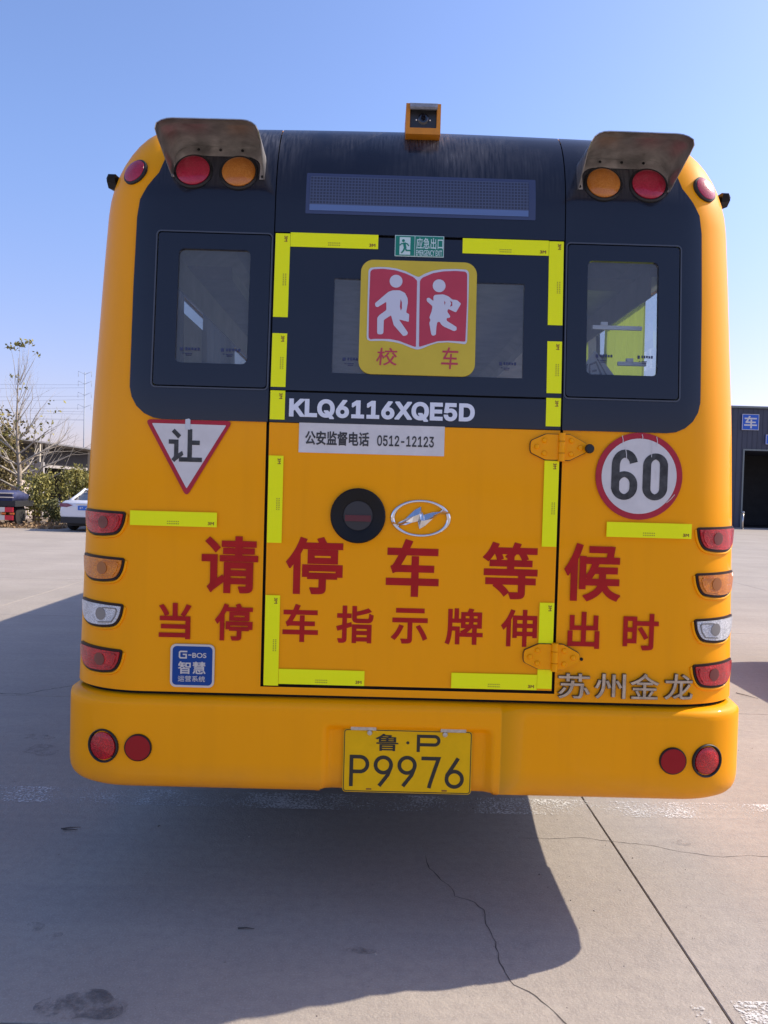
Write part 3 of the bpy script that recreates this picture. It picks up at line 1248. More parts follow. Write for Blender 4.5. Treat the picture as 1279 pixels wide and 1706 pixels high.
# --- rear glass area in its separate panels
ON, TH = 0.006, 0.016
WL = rect(-0.861, -0.605, 2.036, 2.447, 0.020)
WR = rect(0.605, 0.861, 2.036, 2.447, 0.020)
PANE_X0, PANE_X1 = DX + GAP, 0.935
for sg in (-1, 1):
    xs = sorted((sg * (DX + GAP / 2), sg * 1.2))
    pane = rect(*sorted((sg * (PANE_X0 + 0.004), sg * PANE_X1)), 1.955, 2.503, 0.012)
    pane_cut = rect(*sorted((sg * (PANE_X0 - 0.0), sg * (PANE_X1 + 0.006))), 1.949, 2.509, 0.014)
    outer = clip(BAND, xs[0], xs[1], 1.7, 3.1)
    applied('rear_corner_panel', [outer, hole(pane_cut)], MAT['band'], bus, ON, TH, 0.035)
    win = WL if sg < 0 else WR
    applied('window_seal_highlight', [offset_ring(pane_cut, 0.0035), hole(offset_ring(pane_cut, -0.0015))], MAT['seal_highlight'], bus, ON + 0.0025, 0.002, 0.05)  # seal ring whose grey stands in for the highlight on the rubber edge
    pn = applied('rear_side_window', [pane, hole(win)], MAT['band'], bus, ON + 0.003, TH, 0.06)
    applied('pane', [win], MAT['glass'], pn, 0.0)
hd = clip(BAND, -DX - GAP / 2 + 0.004, DX + GAP / 2 - 0.004, DZ1 + 0.006, 3.1)
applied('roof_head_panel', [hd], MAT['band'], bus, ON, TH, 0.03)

door = applied('emergency_door', [rect(-DX, DX, DZ0, DZB - 0.001)], MAT['yellow'], bus, 0.003, 0.016, 0.12)
DW = rect(-0.302, 0.379, 2.015, 2.356)
applied('door_glass', [rect(-DX, DX, 1.949, DZ1 - 0.004), hole(DW)], MAT['band'], door, ON, TH, 0.06)
applied('door_pane', [DW], MAT['glass'], door, 0.001)
applied('door_glass_foot', [rect(-DX, DX, DZB + 0.001, 1.942)], MAT['band'], door, ON, TH, 0.06)

# small makers' marks etched on the panes
for x0, x1, z in ((-0.845, -0.775, 2.082), (-0.70, -0.63, 2.082), (0.64, 0.70, 2.10), (0.79, 0.845, 2.10), (-0.265, -0.20, 2.062), (0.295, 0.355, 2.062)):
    w = x1 - x0
    rr = [rect(x0 + w * a, x0 + w * b, z + c, z + d) for a, b, c, d in
          ((0.0, .16, -.002, .010), (.26, .36, 0, .010), (.40, .52, 0, .010), (.56, .68, .001, .010), (.72, .84, 0, .009), (.88, 1, 0, .010),
           (.1, .2, -.012, -.009), (.26, .62, -.013, -.010), (.30, .58, -.019, -.016))]
    applied('glazing_mark', rr, MAT['ink'], bus, 0.003)

# route display behind the head panel
ld = applied('route_display', [rect(-0.414, 0.414, 2.588, 2.740, 0.004)], MAT['led_frame'], bus, ON + 0.0015, 0, 0.05)
applied('display_matrix', [rect(-0.400, 0.388, 2.622, 2.728, 0.002)], MAT['led'], ld, ON + 0.003, 0, 0.05)
applied('reflection_strip', [rect(-0.400, 0.388, 2.600, 2.622)], MAT['led_reflection'], ld, ON + 0.003, 0, 0.05)  # bright foot of the display: a reflection painted as a strip

# --- bumper
prof = [(0.845, 0.060), (0.845, 0.045), (0.843, 0.026), (0.838, 0.013), (0.830, 0.004), (0.819, 0.0), (0.80, 0.0), (0.775, 0), (0.765, 0), (0.757, 0),
        (0.75, 0), (0.742, 0), (0.735, 0), (0.70, 0.0), (0.64, 0), (0.60, 0), (0.572, 0.001), (0.551, 0.004), (0.534, 0.011), (0.521, 0.022), (0.511, 0.040),
        (0.507, 0.065), (0.507, 0.30)]
ss = list(np.concatenate([np.arange(-1.95, -1.30, 0.12), np.arange(-1.30, -0.95, 0.02), np.arange(-0.95, -0.33, 0.1), np.arange(-0.33, -0.25, 0.006),
                          np.arange(-0.25, 0.25, 0.06), np.arange(0.25, 0.34, 0.006), np.arange(0.34, 0.95, 0.1), np.arange(0.95, 1.30, 0.02),
                          np.arange(1.30, 1.96, 0.12)]))
ss = np.array(ss)
V, F = [], []
for z, ins in prof:
    V += [tuple(p) for p in BUMP(ss, np.full(len(ss), z), -ins)]
n = len(ss)
F = [(i * n + j, (i + 1) * n + j, (i + 1) * n + j + 1, i * n + j + 1) for i in range(len(prof) - 1) for j in range(n - 1)]
bumper = mesh_obj('bumper', V, F, MAT['yellow'], bus, True)

# --- lamps on the corners: four stacked lamps each side
lamp = rounded([(0.0, 0.0), (0.008, -0.046), (0.030, -0.080), (0.085, -0.089), (0.160, -0.089), (0.208, -0.072), (0.230, -0.036), (0.238, 0.006)],
               [0.014, 0.03, 0.035, 0.05, 0.05, 0.035, 0.03, 0.014])
kinds = [('red_lens', 'bowl_red', 1.500), ('amber_lens', 'bowl_amber', 1.334), ('clear_lens', 'bowl_clear', 1.168), ('red_lens', 'bowl_red', 1.003)]


def shift(r, dx, dz, k=1.0, sg=1):
    q = np.array([(sg * (dx + p[0] * k), dz + p[1] * k) for p in r])
    return ring(q)


lab = {'red_lens': 'red', 'amber_lens': 'amber', 'clear_lens': 'clear white'}
for sg in (-1, 1):
    for n_, (lm, bm_, z) in enumerate(kinds):
        s0 = 1.024 + (0.003 if n_ == 3 else 0.001 * n_)
        h = applied('tail_lamp', [shift(lamp, s0, z, 1, sg)], MAT['housing'], bus, 0.006, 0.02, 0.02)
        h['label'] = lab[lm] + ' tail lamp in a stack of four on the rounded corner'
        inner_l = offset_ring(ring(lamp), -0.0085)
        applied('lens', [shift(inner_l, s0, z, 1, sg)], MAT[lm], h, 0.010, 0.006, 0.02)
        cx, cz = s0 + 0.095, z - 0.040
        applied('bulb_bowl', [disc(sg * cx, cz, 0.024, 24, 0.023)], MAT[bm_], h, 0.0115, 0.002, 0.02)
        # moulded rib round the inner half of the lens
        rib = stroke([(s0 + 0.085, z - 0.017), (s0 + 0.030, z - 0.016), (s0 + 0.024, z - 0.022), (s0 + 0.030, z - 0.045), (s0 + 0.046, z - 0.066), (s0 + 0.105, z - 0.071)], 0.004)
        applied('lens_rib', [ring([(sg * a, c) for a, c in rib])], MAT['bowl_clear' if n_ == 2 else lm], h, 0.0130, 0.004)
        # moulded yellow lip under the lamp
        lip = [tuple(p) for p in offset_ring(ring(lamp), 0.006)]
        k0 = min(range(len(lip)), key=lambda i: math.hypot(lip[i][0] + 0.004, lip[i][1] - 0.0))
        lip = lip[k0:] + lip[:k0]
        lip = [p for p in lip if p[1] < -0.006]
        lip.sort(key=lambda p: math.atan2(p[1] + 0.0, p[0] - 0.11))
        pts = BUS([sg * (s0 + a) for a, _ in lip], [z + c for _, c in lip], 0.002)
        MB().tube([tuple(p) for p in pts], 0.005, 6).build('lamp_lip', MAT['yellow'], h)

# round lamps low on the bumper
for sg in (-1, 1):
    c = BUMP([sg * 1.083], [0.664], 0.0)[0]
    nrm = BUMP([sg * 1.083], [0.664], 1.0)[0] - c

    def turned(prof, m, name, parent, cc=c, nn=nrm):
        mb = MB().lathe(prof, (0, 0, 0), 'Y', 36, -1)
        q = Vector((0, -1, 0)).rotation_difference(Vector(nn))
        mb.v = [tuple(q @ Vector(v) + Vector(cc)) for v in mb.v]
        return mb.build(name, m, parent, True)
    hl = turned([(0.060, -0.01), (0.0605, 0.004), (0.058, 0.007), (0.054, 0.004), (0.052, -0.002)], MAT['rubber'], 'bumper_lamp', bus)
    turned([(0.051, -0.004), (0.049, 0.004), (0.040, 0.008), (0.018, 0.011), (0.0, 0.0115)], MAT['red_lens'], 'lens', hl)
    c2 = BUMP([sg * 0.953], [0.665], 0.0)[0]
    rf = turned([(0.0485, -0.006), (0.0485, 0.006), (0.046, 0.008)], MAT['housing'], 'round_reflector', bus, c2, (0, -1, 0))
    turned([(0.0455, 0.0), (0.044, 0.009), (0.0, 0.0105)], MAT['reflector'], 'lens', rf, c2, (0, -1, 0))

# hooded warning lamps at the top
for sg in (-1, 1):
    for k, (x, lm) in enumerate(((0.825, 'red_round'), (0.660, 'amber_round'))):
        c = BUS([sg * x], [2.734], 0.004)[0]
        nn = BUS([sg * x], [2.734], 1.0)[0] - BUS([sg * x], [2.734], 0.0)[0]
        wl = turned([(0.071, -0.004), (0.071, 0.004), (0.066, 0.009), (0.061, 0.006)], MAT['rubber'], 'warning_lamp', bus, c, nn)
        wl['label'] = ('red' if k == 0 else 'amber') + ' round warning lamp under the grey hood'
        turned([(0.061, 0.0), (0.060, 0.010), (0.050, 0.016), (0.025, 0.021), (0.0, 0.022)], MAT[lm], 'lens', wl, c, nn)
    # small red lamp high on the yellow corner
    c = BUS([sg * 1.046], [2.738], 0.0)[0]
    nn = BUS([sg * 1.046], [2.738], 1.0)[0] - c
    cl = turned([(0.051, -0.012), (0.051, 0.003), (0.047, 0.006)], MAT['rubber'], 'corner_lamp', bus, c, nn)
    turned([(0.045, 0.0), (0.044, 0.008), (0.030, 0.013), (0.0, 0.015)], MAT['red_round'], 'lens', cl, c, nn)

# --- lamp hoods: bent sheet with a riveted flange
for sg in (-1, 1):
    base = rounded([(0.898, 2.708), (0.898, 2.815), (0.565, 2.815), (0.565, 2.708)], [0, 0.11, 0.11, 0], 8)
    # open path along the hood, from the outer foot over the top to the inner foot
    path = [(0.898, 2.708), (0.898, 2.783)] + [(0.838 + 0.060 * math.cos(R(a)), 2.785 + 0.060 * math.sin(R(a))) for a in (0, 18, 36, 54, 72, 90)]
    path += [(0.80, 2.845), (0.72, 2.845), (0.66, 2.845)]
    path += [(0.625 + 0.060 * math.cos(R(a)), 2.785 + 0.060 * math.sin(R(a))) for a in (90, 108, 126, 144, 162, 180)] + [(0.565, 2.783), (0.565, 2.708)]
    path = np.array(path)
    cx = 0.7315
    out = []
    for x, z in path:
        up = smooth(2.708, 2.825, z)
        ln = 0.012 + 0.245 * up
        flare = 1.0 + 0.075 * up
        p = BUS([sg * x], [z], ON)[0]
        q = np.array([sg * (cx + (x - cx) * flare), p[1] - ln, z - 0.016 * up * ln / 0.257])
        out.append((p, q))
    V, F = [], []
    th = 0.003
    m_ = len(out)
    for layer in (0, 1):
        for k, (p, q) in enumerate(out):
            a, b = path[max(0, k - 1)], path[min(m_ - 1, k + 1)]
            t = b - a
            nn = np.array([sg * t[1], 0, -t[0]])
            nn = nn / np.linalg.norm(nn) * (-th if layer else 0.0) * 1.0
            for f in np.linspace(0, 1, 6):
                V.append(tuple(p * (1 - f) + q * f + nn))
    L = 6 * m_
    for layer in (0, 1):
        for k in range(m_ - 1):
            for j in range(5):
                a = layer * L + k * 6 + j
                F.append((a, a + 1, a + 7, a + 6))
    for k in range(m_ - 1):
        a, b = k * 6 + 5, L + k * 6 + 5
        F.append((a, b, b + 6, a + 6))
    for k in (0, m_ - 1):
        for j in range(5):
            a = k * 6 + j
            F.append((a, a + 1, L + a + 1, L + a))
    hood = mesh_obj('lamp_hood', V, F, MAT['visor'], bus, [True] * (2 * (m_ - 1) * 5) + [False] * (len(F) - 2 * (m_ - 1) * 5))
    # flange lying on the panel, inside the hood
    inn = [(cx + (x - cx) * 0.885, 2.708 + (z - 2.708) * 0.66) for x, z in path]
    fl = ring([(sg * x, z) for x, z in list(path[:]) + inn[::-1]])
    applied('flange', [fl], MAT['visor'], hood, ON + 0.003, 0.002, 0.03)
    for x, z in ((0.889, 2.718), (0.574, 2.718), (0.815, 2.832), (0.735, 2.832), (0.655, 2.832)):
        c = BUS([sg * x], [z - 0.008 if z > 2.75 else z], ON + 0.003)[0]
        MB().lathe([(0.0055, 0), (0.005, 0.003), (0.0, 0.0045)], c, 'Y', 10, -1).build('rivet', MAT['rubber'], hood)

# --- roof camera in its bracket
br = MB()
br.box(-0.061, 0.067, 0.11, 0.30, 2.914, 2.937)
br.box(-0.061, -0.046, 0.11, 0.27, 2.937, 3.025)
br.box(0.052, 0.067, 0.11, 0.27, 2.937, 3.025)
br.box(-0.061, 0.067, 0.27, 0.285, 2.937, 3.029)
cb = br.build('camera_bracket', MAT['orange'], bus)
k = MB()
k.box(-0.045, 0.051, 0.118, 0.25, 2.939, 3.007)
cam_b = k.build('rear_camera', MAT['camera_black'], cb)
cp = MB()
cp.v, cp.f, cp.sm = [], [], []
pts = [(3.001, 0.085), (3.017, 0.092), (3.029, 0.115), (3.031, 0.24)]
for x in (-0.047, 0.053):
    for z, y in pts:
        cp.v.append((x, y, z))
    for z, y in [(2.995, 0.090), (3.005, 0.115), (3.008, 0.15), (3.008, 0.24)]:
        cp.v.append((x, y, z))
cp.f = [(i, i + 1, i + 9, i + 8) for i in range(3)] + [(4 + i, 12 + i, 13 + i, 5 + i) for i in range(3)] + [(0, 8, 12, 4), (3, 7, 15, 11)]
cp.f += [(i, 4 + i, 5 + i, i + 1) for i in range(3)] + [(8 + i, 9 + i, 13 + i, 12 + i) for i in range(3)]
cp.sm = [False] * len(cp.f)
cp.build('camera_cap', MAT['camera_cap'], cb)
MB().lathe([(0.020, 0), (0.019, 0.006), (0.014, 0.007), (0.0, 0.004)], (0.003, 0.118, 2.972), 'Y', 24, -1).build('camera_lens', MAT['lens_black'], cb)
for x in (-0.022, 0.028):
    MB().lathe([(0.003, 0), (0.002, 0.003)], (x, 0.118, 2.969), 'Y', 8, -1).build('infrared_diode', MAT['chrome'], cb)

# --- side marker pods and the row of plugs on each side
for sg in (-1, 1):
    X, dz_ = 1.172, 0.022
    v = []
    for y, z0, z1, w in ((0.19, 2.735, 2.742, 0.004), (0.20, 2.712, 2.748, 0.014), (0.24, 2.698, 2.752, 0.022), (0.29, 2.708, 2.748, 0.016), (0.305, 2.735, 2.742, 0.004)):
        z0, z1 = z0 + dz_, z1 + dz_
        v += [(sg * (X - 0.02), y, z0), (sg * (X + w * 0.9), y, z0 + (z1 - z0) * 0.22), (sg * (X + w), y, z0 + (z1 - z0) * 0.55), (sg * (X + w * 0.55), y, z1), (sg * (X - 0.02), y, z1)]
    f = [(i * 5 + j, i * 5 + (j + 1) % 5, (i + 1) * 5 + (j + 1) % 5, (i + 1) * 5 + j) for i in range(4) for j in range(5)]
    f += [tuple(range(5)), tuple(range(20, 25))]
    mesh_obj('side_marker_pod', v, f, MAT['black'], bus, False)
    for q in range(6):
        z = 2.50 - 0.062 * q
        MB().lathe([(0.016, -0.004), (0.016, 0.004), (0.012, 0.009), (0.0, 0.010)], (sg * float(half_w(z)), 0.30, z), 'X', 14, sg).build('plug', MAT['orange'], bus)

# --- lime reflective strips
def strip(x0, x1, z0, z1, vertical):
    t = applied('reflective_strip', [rect(x0, x1, z0, z1)], MAT['tape'], bus, 0.0082, 0.0008, 0.03)
    w, h = x1 - x0, z1 - z0
    rr = []
    if vertical:
        k = 0.0185
        gm = [np.array([(x1 - 0.021 + p[1], z1 - 0.009 - p[0]) for p in r]) for r in glyphs('3M', 0, 0.021, 0, 0.0115, 0.04)]
        cx, cz = x1 - 0.013, z0 + h * 0.45 if h > 0.15 else None
        if cz:
            rr += [rect(cx - 0.009 + 0.008 * a, cx - 0.005 + 0.008 * a, cz - 0.022 + 0.0064 * q, cz - 0.018 + 0.0064 * q) for a in (0, 1) for q in range(7)]
    else:
        gm = glyphs('3M', x1 - 0.032, x1 - 0.010, z0 + 0.007, z0 + 0.0185, 0.04)
        cx, cz = (x0 + x1) / 2, z0 + 0.013
        rr += [rect(cx - 0.022 + 0.0064 * q, cx - 0.018 + 0.0064 * q, cz - 0.006 + 0.008 * a, cz - 0.002 + 0.008 * a) for a in (0, 1) for q in range(7)]
    applied('brand_mark', gm, MAT['tape_print'], t, 0.0092)
    if rr:
        applied('fine_print', rr, MAT['fine_print'], t, 0.0092)['kind'] = 'stuff'


for y0, y1 in ((390, 529), (556, 645), (651, 699), (759, 904), (991, 1141)):
    strip(-0.5175, -0.465, at(455, y1)[1], at(455, y0)[1], True)
for y0, y1 in ((404, 543), (570, 656), (664, 711), (768, 911), (1004, 1147)):
    strip(0.465, 0.5175, at(925, y1)[1], at(925, y0)[1], True)
for x0, x1, yt, yb in ((486.5, 630, 391.0, 414.5), (770, 909.5, 400.5, 425.5), (463, 607, 1115, 1140), (751, 896, 1121.5, 1147), (218, 362, 852, 876.5), (1009, 1150, 871, 896)):
    a, b, c, d = box_at(x0, yt, x1, yb)
    if x0 == 486.5 or x0 == 463:
        a = -0.464
    if x0 == 770 or x0 == 751:
        b = 0.464
    strip(a, b, c, d, False)

# --- red characters across the back
for ch, x0, y0, x1, y1 in (('请', 336, 893, 430, 988), ('停', 476, 894, 571, 990), ('车', 643, 898, 731, 994), ('等', 803, 903, 895, 998), ('候', 939, 905, 1034, 1002)):
    applied('large_character', glyphs(ch, *box_at(x0, y0, x1, y1), bold=0.028), MAT['red_vinyl'], bus, 0.0045, 0.0006)
for ch, x0, y0, x1, y1 in (('当', 265, 1004, 319, 1064), ('停', 358, 1005, 421, 1067), ('车', 471, 1006, 530, 1069), ('指', 560, 1009, 622, 1071), ('示', 651, 1013, 712, 1072),
                           ('牌', 741, 1013, 804, 1074), ('伸', 834, 1015, 894, 1077), ('出', 945, 1019, 998, 1080), ('时', 1037, 1022, 1096, 1083)):
    applied('small_character', glyphs(ch, *box_at(x0, y0, x1, y1), bold=0.026), MAT['red_vinyl'], bus, 0.0045, 0.0006)

INTER = 'Inter.woff2'
# white model lettering under the door glass
x0 = at(482, 681)[0]
x1 = at(790, 690)[0]
zc = at(636, 684.5)[1]
applied('model_lettering', glyphs('KLQ6116XQE5D', x0, x1, zc - 0.036, zc + 0.034, bold=0.062, font=INTER), MAT['white_letter'], bus, 0.0105, 0.004)

# white plate with the telephone number
a, b, c, d = box_at(498, 705, 740, 757)
tp = applied('telephone_plate', [rect(a, b, c, d)], MAT['sign_white'], bus, 0.0055, 0.002, 0.1)
applied('plate_lettering', glyphs('公安监督电话', *box_at(508.3, 719, 614.8, 742.5), bold=0.030), MAT['sign_black'], tp, 0.0066)
applied('telephone_number', glyphs('0512-12123', *box_at(628, 726.5, 722.5, 744.5), bold=0.032, font=INTER), MAT['sign_black'], tp, 0.0066)

# triangular give-way sign
tri = [at(*p) for p in ((243, 698.5), (388, 702), (311, 828))]
tri_i = [at(*p) for p in ((254, 705), (377.5, 709), (311.5, 814))]
ts = applied('give_way_sign', [rounded(tri, 0.022)], MAT['sign_red'], bus, 0.0065, 0.003, 0.1)
applied('white_field', [rounded(tri_i, 0.004)], MAT['sign_white'], ts, 0.0076)
applied('sign_character', glyphs('让', *box_at(282, 715, 337.7, 770.5), bold=0.030), MAT['sign_black'], ts, 0.0087)
sm_, se_ = at(314.5, 698)[0], at(314.5, 716)
applied('scraped_patch', [ring([(sm_ - 0.010, se_[1]), (sm_ + 0.008, se_[1]), (sm_ + 0.008, se_[1] + 0.035), (sm_ + 0.003, se_[1] + 0.039), (sm_ - 0.010, se_[1] + 0.036)])], MAT['badge_silver'], ts, 0.0092)

# round speed sign
cx, cz = at(1063.2, 793.6)
spd = applied('speed_sign', [disc(cx, cz, 0.1555, 56)], MAT['sign_red'], bus, 0.0065, 0.003, 0.1)
applied('white_field', [disc(cx, cz, 0.1345, 56)], MAT['sign_white'], spd, 0.0076)


def zero_rings(x0, x1, z0, z1, w):
    r = min((x1 - x0) / 2, 0.052)
    o = rect(x0, x1, z0, z1, r, 9)
    i = rect(x0 + w, x1 - w, z0 + w * 0.72, z1 - w * 0.72, r - w * 0.82, 9)
    return [o, hole(i)]


bx = box_at(1069, 755.6, 1110.5, 833.7)
rr = zero_rings(*bx, 0.029)
b6 = box_at(1017, 753.5, 1060.5, 832.8)
x0, x1, z0, z1 = b6
hw_, hh_ = (x1 - x0), (z1 - z0)
six_low = zero_rings(x0, x1, z0, z0 + 0.60 * hh_, 0.028)
stem = stroke([(x0 + 0.0145, z0 + 0.22 * hh_), (x0 + 0.0145, z0 + 0.70 * hh_)] + arc(x0 + 0.047, z0 + 0.73 * hh_, 0.0325, 170, 12, 10, 0.24 * hh_), 0.029)
applied('speed_digits', rr + six_low + [stem], MAT['sign_black'], spd, 0.0087)
for (xa, ya), (xb, yb) in (((1035, 726), (1036, 741)), ((1068, 724), (1068.5, 733)), ((1083, 735), (1083.5, 762)), ((1092, 728), (1093, 742)), ((1040, 745), (1042, 768)), ((1108, 838), (1122, 824)), ((1090, 782), (1090.5, 800))):
    p, q = at(xa, ya), at(xb, yb)
    applied('scratch', [stroke([p, ((p[0] + q[0]) / 2 + 0.002, (p[1] + q[1]) / 2), q], 0.0022)], MAT['sign_white'], spd, 0.0096)

# green emergency exit sign
a, b, c, d = box_at(657.5, 394.5, 739, 429.5)
ex = applied('exit_sign', [rect(a, b, c, d)], MAT['exit_white'], bus, 0.0085, 0.002, 0.05)
e = 0.0026
mid = a + (b - a) * 0.405
applied('green_field', [rect(a + e, mid - e / 2, c + e, d - e), rect(mid + e / 2, b - e, c + e, d - e)], MAT['green'], ex, 0.0096)
w, h = b - a, d - c
gx = lambda u: a + w * u
gz = lambda v: d - h * v
applied('white_panel', [rect(gx(0.095), gx(0.315), gz(0.93), gz(0.10))], MAT['exit_white'], ex, 0.0106)
man = [disc(gx(0.172), gz(0.27), 0.0052, 14)]
man += [stroke([(gx(u), gz(v)) for u, v in pl], ww) for pl, ww in
        ([((0.19, .36), (0.20, .52), (0.215, .62)), 0.0095], [((0.185, .40), (0.13, .42), (0.098, .50)), 0.0040], [((0.20, .38), (0.255, .42), (0.285, .52)), 0.0040],
         [((0.205, .58), (0.235, .73), (0.33, .73)), 0.0052], [((0.20, .58), (0.18, .74), (0.135, .86)), 0.0052])]
applied('running_figure', man, MAT['green'], ex, 0.0116)
applied('exit_lettering', glyphs('应急出口', gx(0.435), gx(0.98), gz(0.64), gz(0.10), bold=0.012) + glyphs('EMERGENCY EXIT', gx(0.435), gx(0.965), gz(0.955), gz(0.68), bold=0.02), MAT['exit_white'], ex, 0.0106)

# school-bus sign: yellow plate, red open book, two walking pupils
TLs, TRs, BLs, BRs = at(602.4, 434.1), at(793.8, 440.3), at(596.2, 623.3), at(790.0, 629.5)
sx0, sx1 = (TLs[0] + BLs[0]) / 2, (TRs[0] + BRs[0]) / 2
sz0, sz1 = (BLs[1] + BRs[1]) / 2, (TLs[1] + TRs[1]) / 2


def sgn_pt(x, y):
    u = (x - 72 + 0.0327 * (y - 82)) / 1120.0
    v = (y - 82 - 0.0323 * (x - 72)) / 1100.0
    return (sx0 + u * (sx1 - sx0), sz1 - v * (sz1 - sz0))


ssn = applied('school_sign', [rect(sx0, sx1, sz0, sz1, 0.045, 8)], MAT['ply'], bus, 0.012, 0.008, 0.1)
book = [(140, 190), (155, 165), (230, 157), (330, 160), (420, 175), (500, 200), (570, 235), (622, 258), (680, 225), (760, 195), (860, 180), (980, 178), (1090, 185),
        (1110, 215), (1105, 400), (1085, 880), (1070, 905), (1000, 895), (900, 885), (800, 890), (720, 915), (650, 945), (600, 955), (540, 935), (460, 900), (380, 880),
        (280, 868), (150, 870), (122, 855), (120, 820), (130, 500)]
lpage = [(158, 200), (180, 180), (280, 175), (400, 190), (500, 222), (570, 255), (608, 290), (600, 600), (592, 932), (520, 905), (430, 870), (340, 852), (200, 850),
         (150, 855), (138, 835), (145, 500)]
rpage = [(636, 290), (660, 262), (760, 220), (860, 202), (980, 198), (1075, 205), (1092, 225), (1088, 500), (1068, 880), (1000, 875), (900, 870), (800, 875), (700, 905),
         (622, 930), (628, 600)]
boy = [(330, 400), (370, 385), (440, 385), (490, 410), (515, 460), (518, 500), (500, 600), (530, 615), (525, 690), (430, 665), (518, 795), (505, 818), (470, 825),
       (380, 720), (355, 625), (285, 670), (280, 798), (265, 808), (230, 808), (220, 795), (222, 650), (240, 625), (310, 575), (310, 495), (225, 548), (205, 540), (200, 510)]
girl = [(775, 430), (860, 425), (910, 445), (945, 475), (990, 480), (1030, 515), (980, 600), (905, 565), (895, 590), (925, 635), (920, 650), (888, 655), (890, 680), (985, 740),
        (985, 770), (960, 780), (860, 735), (832, 710), (825, 690), (800, 690), (790, 740), (785, 815), (755, 825), (740, 810), (722, 700), (735, 670), (722, 650), (745, 590),
        (755, 540), (700, 490), (697, 465), (720, 455), (765, 490), (763, 450)]
q = lambda pts: [sgn_pt(*p) for p in pts]
applied('book_outline', [rounded(q(book), 0.006, 3)], MAT['pwhite'], ssn, 0.0130)
applied('book_page', [rounded(q(lpage), 0.005, 3)], MAT['pred'], ssn, 0.0140)
applied('book_page', [rounded(q(rpage), 0.005, 3)], MAT['pred'], ssn, 0.0140)
applied('pupil_figure', [rounded(q(boy), 0.004, 3), hole(q([(448, 470), (460, 500), (460, 560), (448, 582), (440, 540)])), ring(q([(405 + 62 * math.cos(t), 297 + 62 * math.sin(t)) for t in np.linspace(0, 6.28, 29)[:-1]]))], MAT['pwhite'], ssn, 0.0150)
applied('pupil_figure', [rounded(q(girl), 0.004, 3), hole(q([(868, 485), (880, 505), (870, 530)])), hole(q([(925, 485), (945, 500), (945, 535), (922, 545), (935, 515)])),
                         ring(q([(820 + 62 * math.cos(t), 342 + 62 * math.sin(t)) for t in np.linspace(0, 6.28, 29)[:-1]]))], MAT['pwhite'], ssn, 0.0150)
for ch, x0, x1, y0, y1 in (('校', 207, 408, 935, 1105), ('车', 832, 992, 932, 1142)):
    (xa, zb), (xb, za) = sgn_pt(x0, (y0 + y1) / 2), sgn_pt(x1, (y0 + y1) / 2)
    zt_, zb_ = sgn_pt((x0 + x1) / 2, y0)[1], sgn_pt((x0 + x1) / 2, y1)[1]
    applied('sign_character', glyphs(ch, xa, xb, zb_, zt_, bold=0.008, shear=0.06), MAT['pred'], ssn, 0.0130)

# round black lock with a red bar
c = BUS([at(596.3, 859.1)[0]], [at(596.3, 859.1)[1]], 0.003)[0]
lk = turned([(0.0985, -0.002), (0.0985, 0.010), (0.094, 0.014), (0.086, 0.012), (0.066, 0.006), (0.058, 0.004), (0.054, 0.001)], MAT['black'], 'door_lock', bus, c, (0, -1, 0))
turned([(0.054, 0.0), (0.052, 0.003), (0.0, 0.004)], MAT['camera_black'], 'lock_window', lk, c, (0, -1, 0))
bar = [(-0.047, 0.004), (0.047, 0.004), (0.045, -0.018), (-0.045, -0.018)]
MB().box(c[0] - 0.046, c[0] + 0.046, c[1] - 0.008, c[1] - 0.003, c[2] - 0.020, c[2] + 0.002).build('red_bar', mat('dull_red_bar', (0.10, 0.012, 0.018), 0.5), lk)

# chrome oval emblem with a lightning stroke
ex_, ez_ = at(700.3, 863.5)
kx = at(751, 863.5)[0] - ex_
kz = kx * 0.617
V, F = [], []
NR, NS = 64, 8
for i in range(NR):
    t = 2 * math.pi * i / NR
    wdt = 0.0052 + 0.0035 * abs(math.cos(t)) ** 3
    for j in range(NS):
        u = 2 * math.pi * j / NS
        rr_ = 1 - (wdt * (1 - math.cos(u))) / kx
        rz_ = 1 - (wdt * (1 - math.cos(u))) / kz
        V.append((ex_ + kx * rr_ * math.cos(t), -0.005 - 0.007 * math.sin(u), ez_ + kz * rz_ * math.sin(t)))
for i in range(NR):
    for j in range(NS):
        F.append((i * NS + j, ((i + 1) % NR) * NS + j, ((i + 1) % NR) * NS + (j + 1) % NS, i * NS + (j + 1) % NS))
emb = mesh_obj('oval_emblem', V, F, MAT['chrome'], bus, True)
# stroke: ridge line in the middle, both edges lower
up = [(690, 300), (735, 330), (800, 290), (870, 225), (918, 200), (925, 240), (940, 262), (1010, 243), (1090, 222), (1140, 245)]
dn = [(700, 335), (745, 350), (800, 340), (850, 322), (893, 312), (905, 372), (945, 350), (1010, 292), (1060, 258), (1125, 262)]
ep = lambda x, y: (ex_ + (x - 915 + 0.03 * (y - 290)) / 235.0 * kx, ez_ - (y - 290 - 0.03 * (x - 915)) / 145.0 * kz)
V, F = [], []
for (a, b) in zip(up, dn):
    pa, pb = ep(*a), ep(*b)
    mx_ = ((pa[0] + pb[0]) / 2, (pa[1] + pb[1]) / 2)
    V += [(pa[0], -0.004, pa[1]), (pa[0], -0.008, pa[1]), (mx_[0], -0.019, mx_[1]), (pb[0], -0.008, pb[1]), (pb[0], -0.004, pb[1])]
F = [(i * 5 + j, i * 5 + j + 1, i * 5 + j + 6, i * 5 + j + 5) for i in range(len(up) - 1) for j in range(4)]
mesh_obj('lightning_stroke', V, F, MAT['chrome'], emb, False)

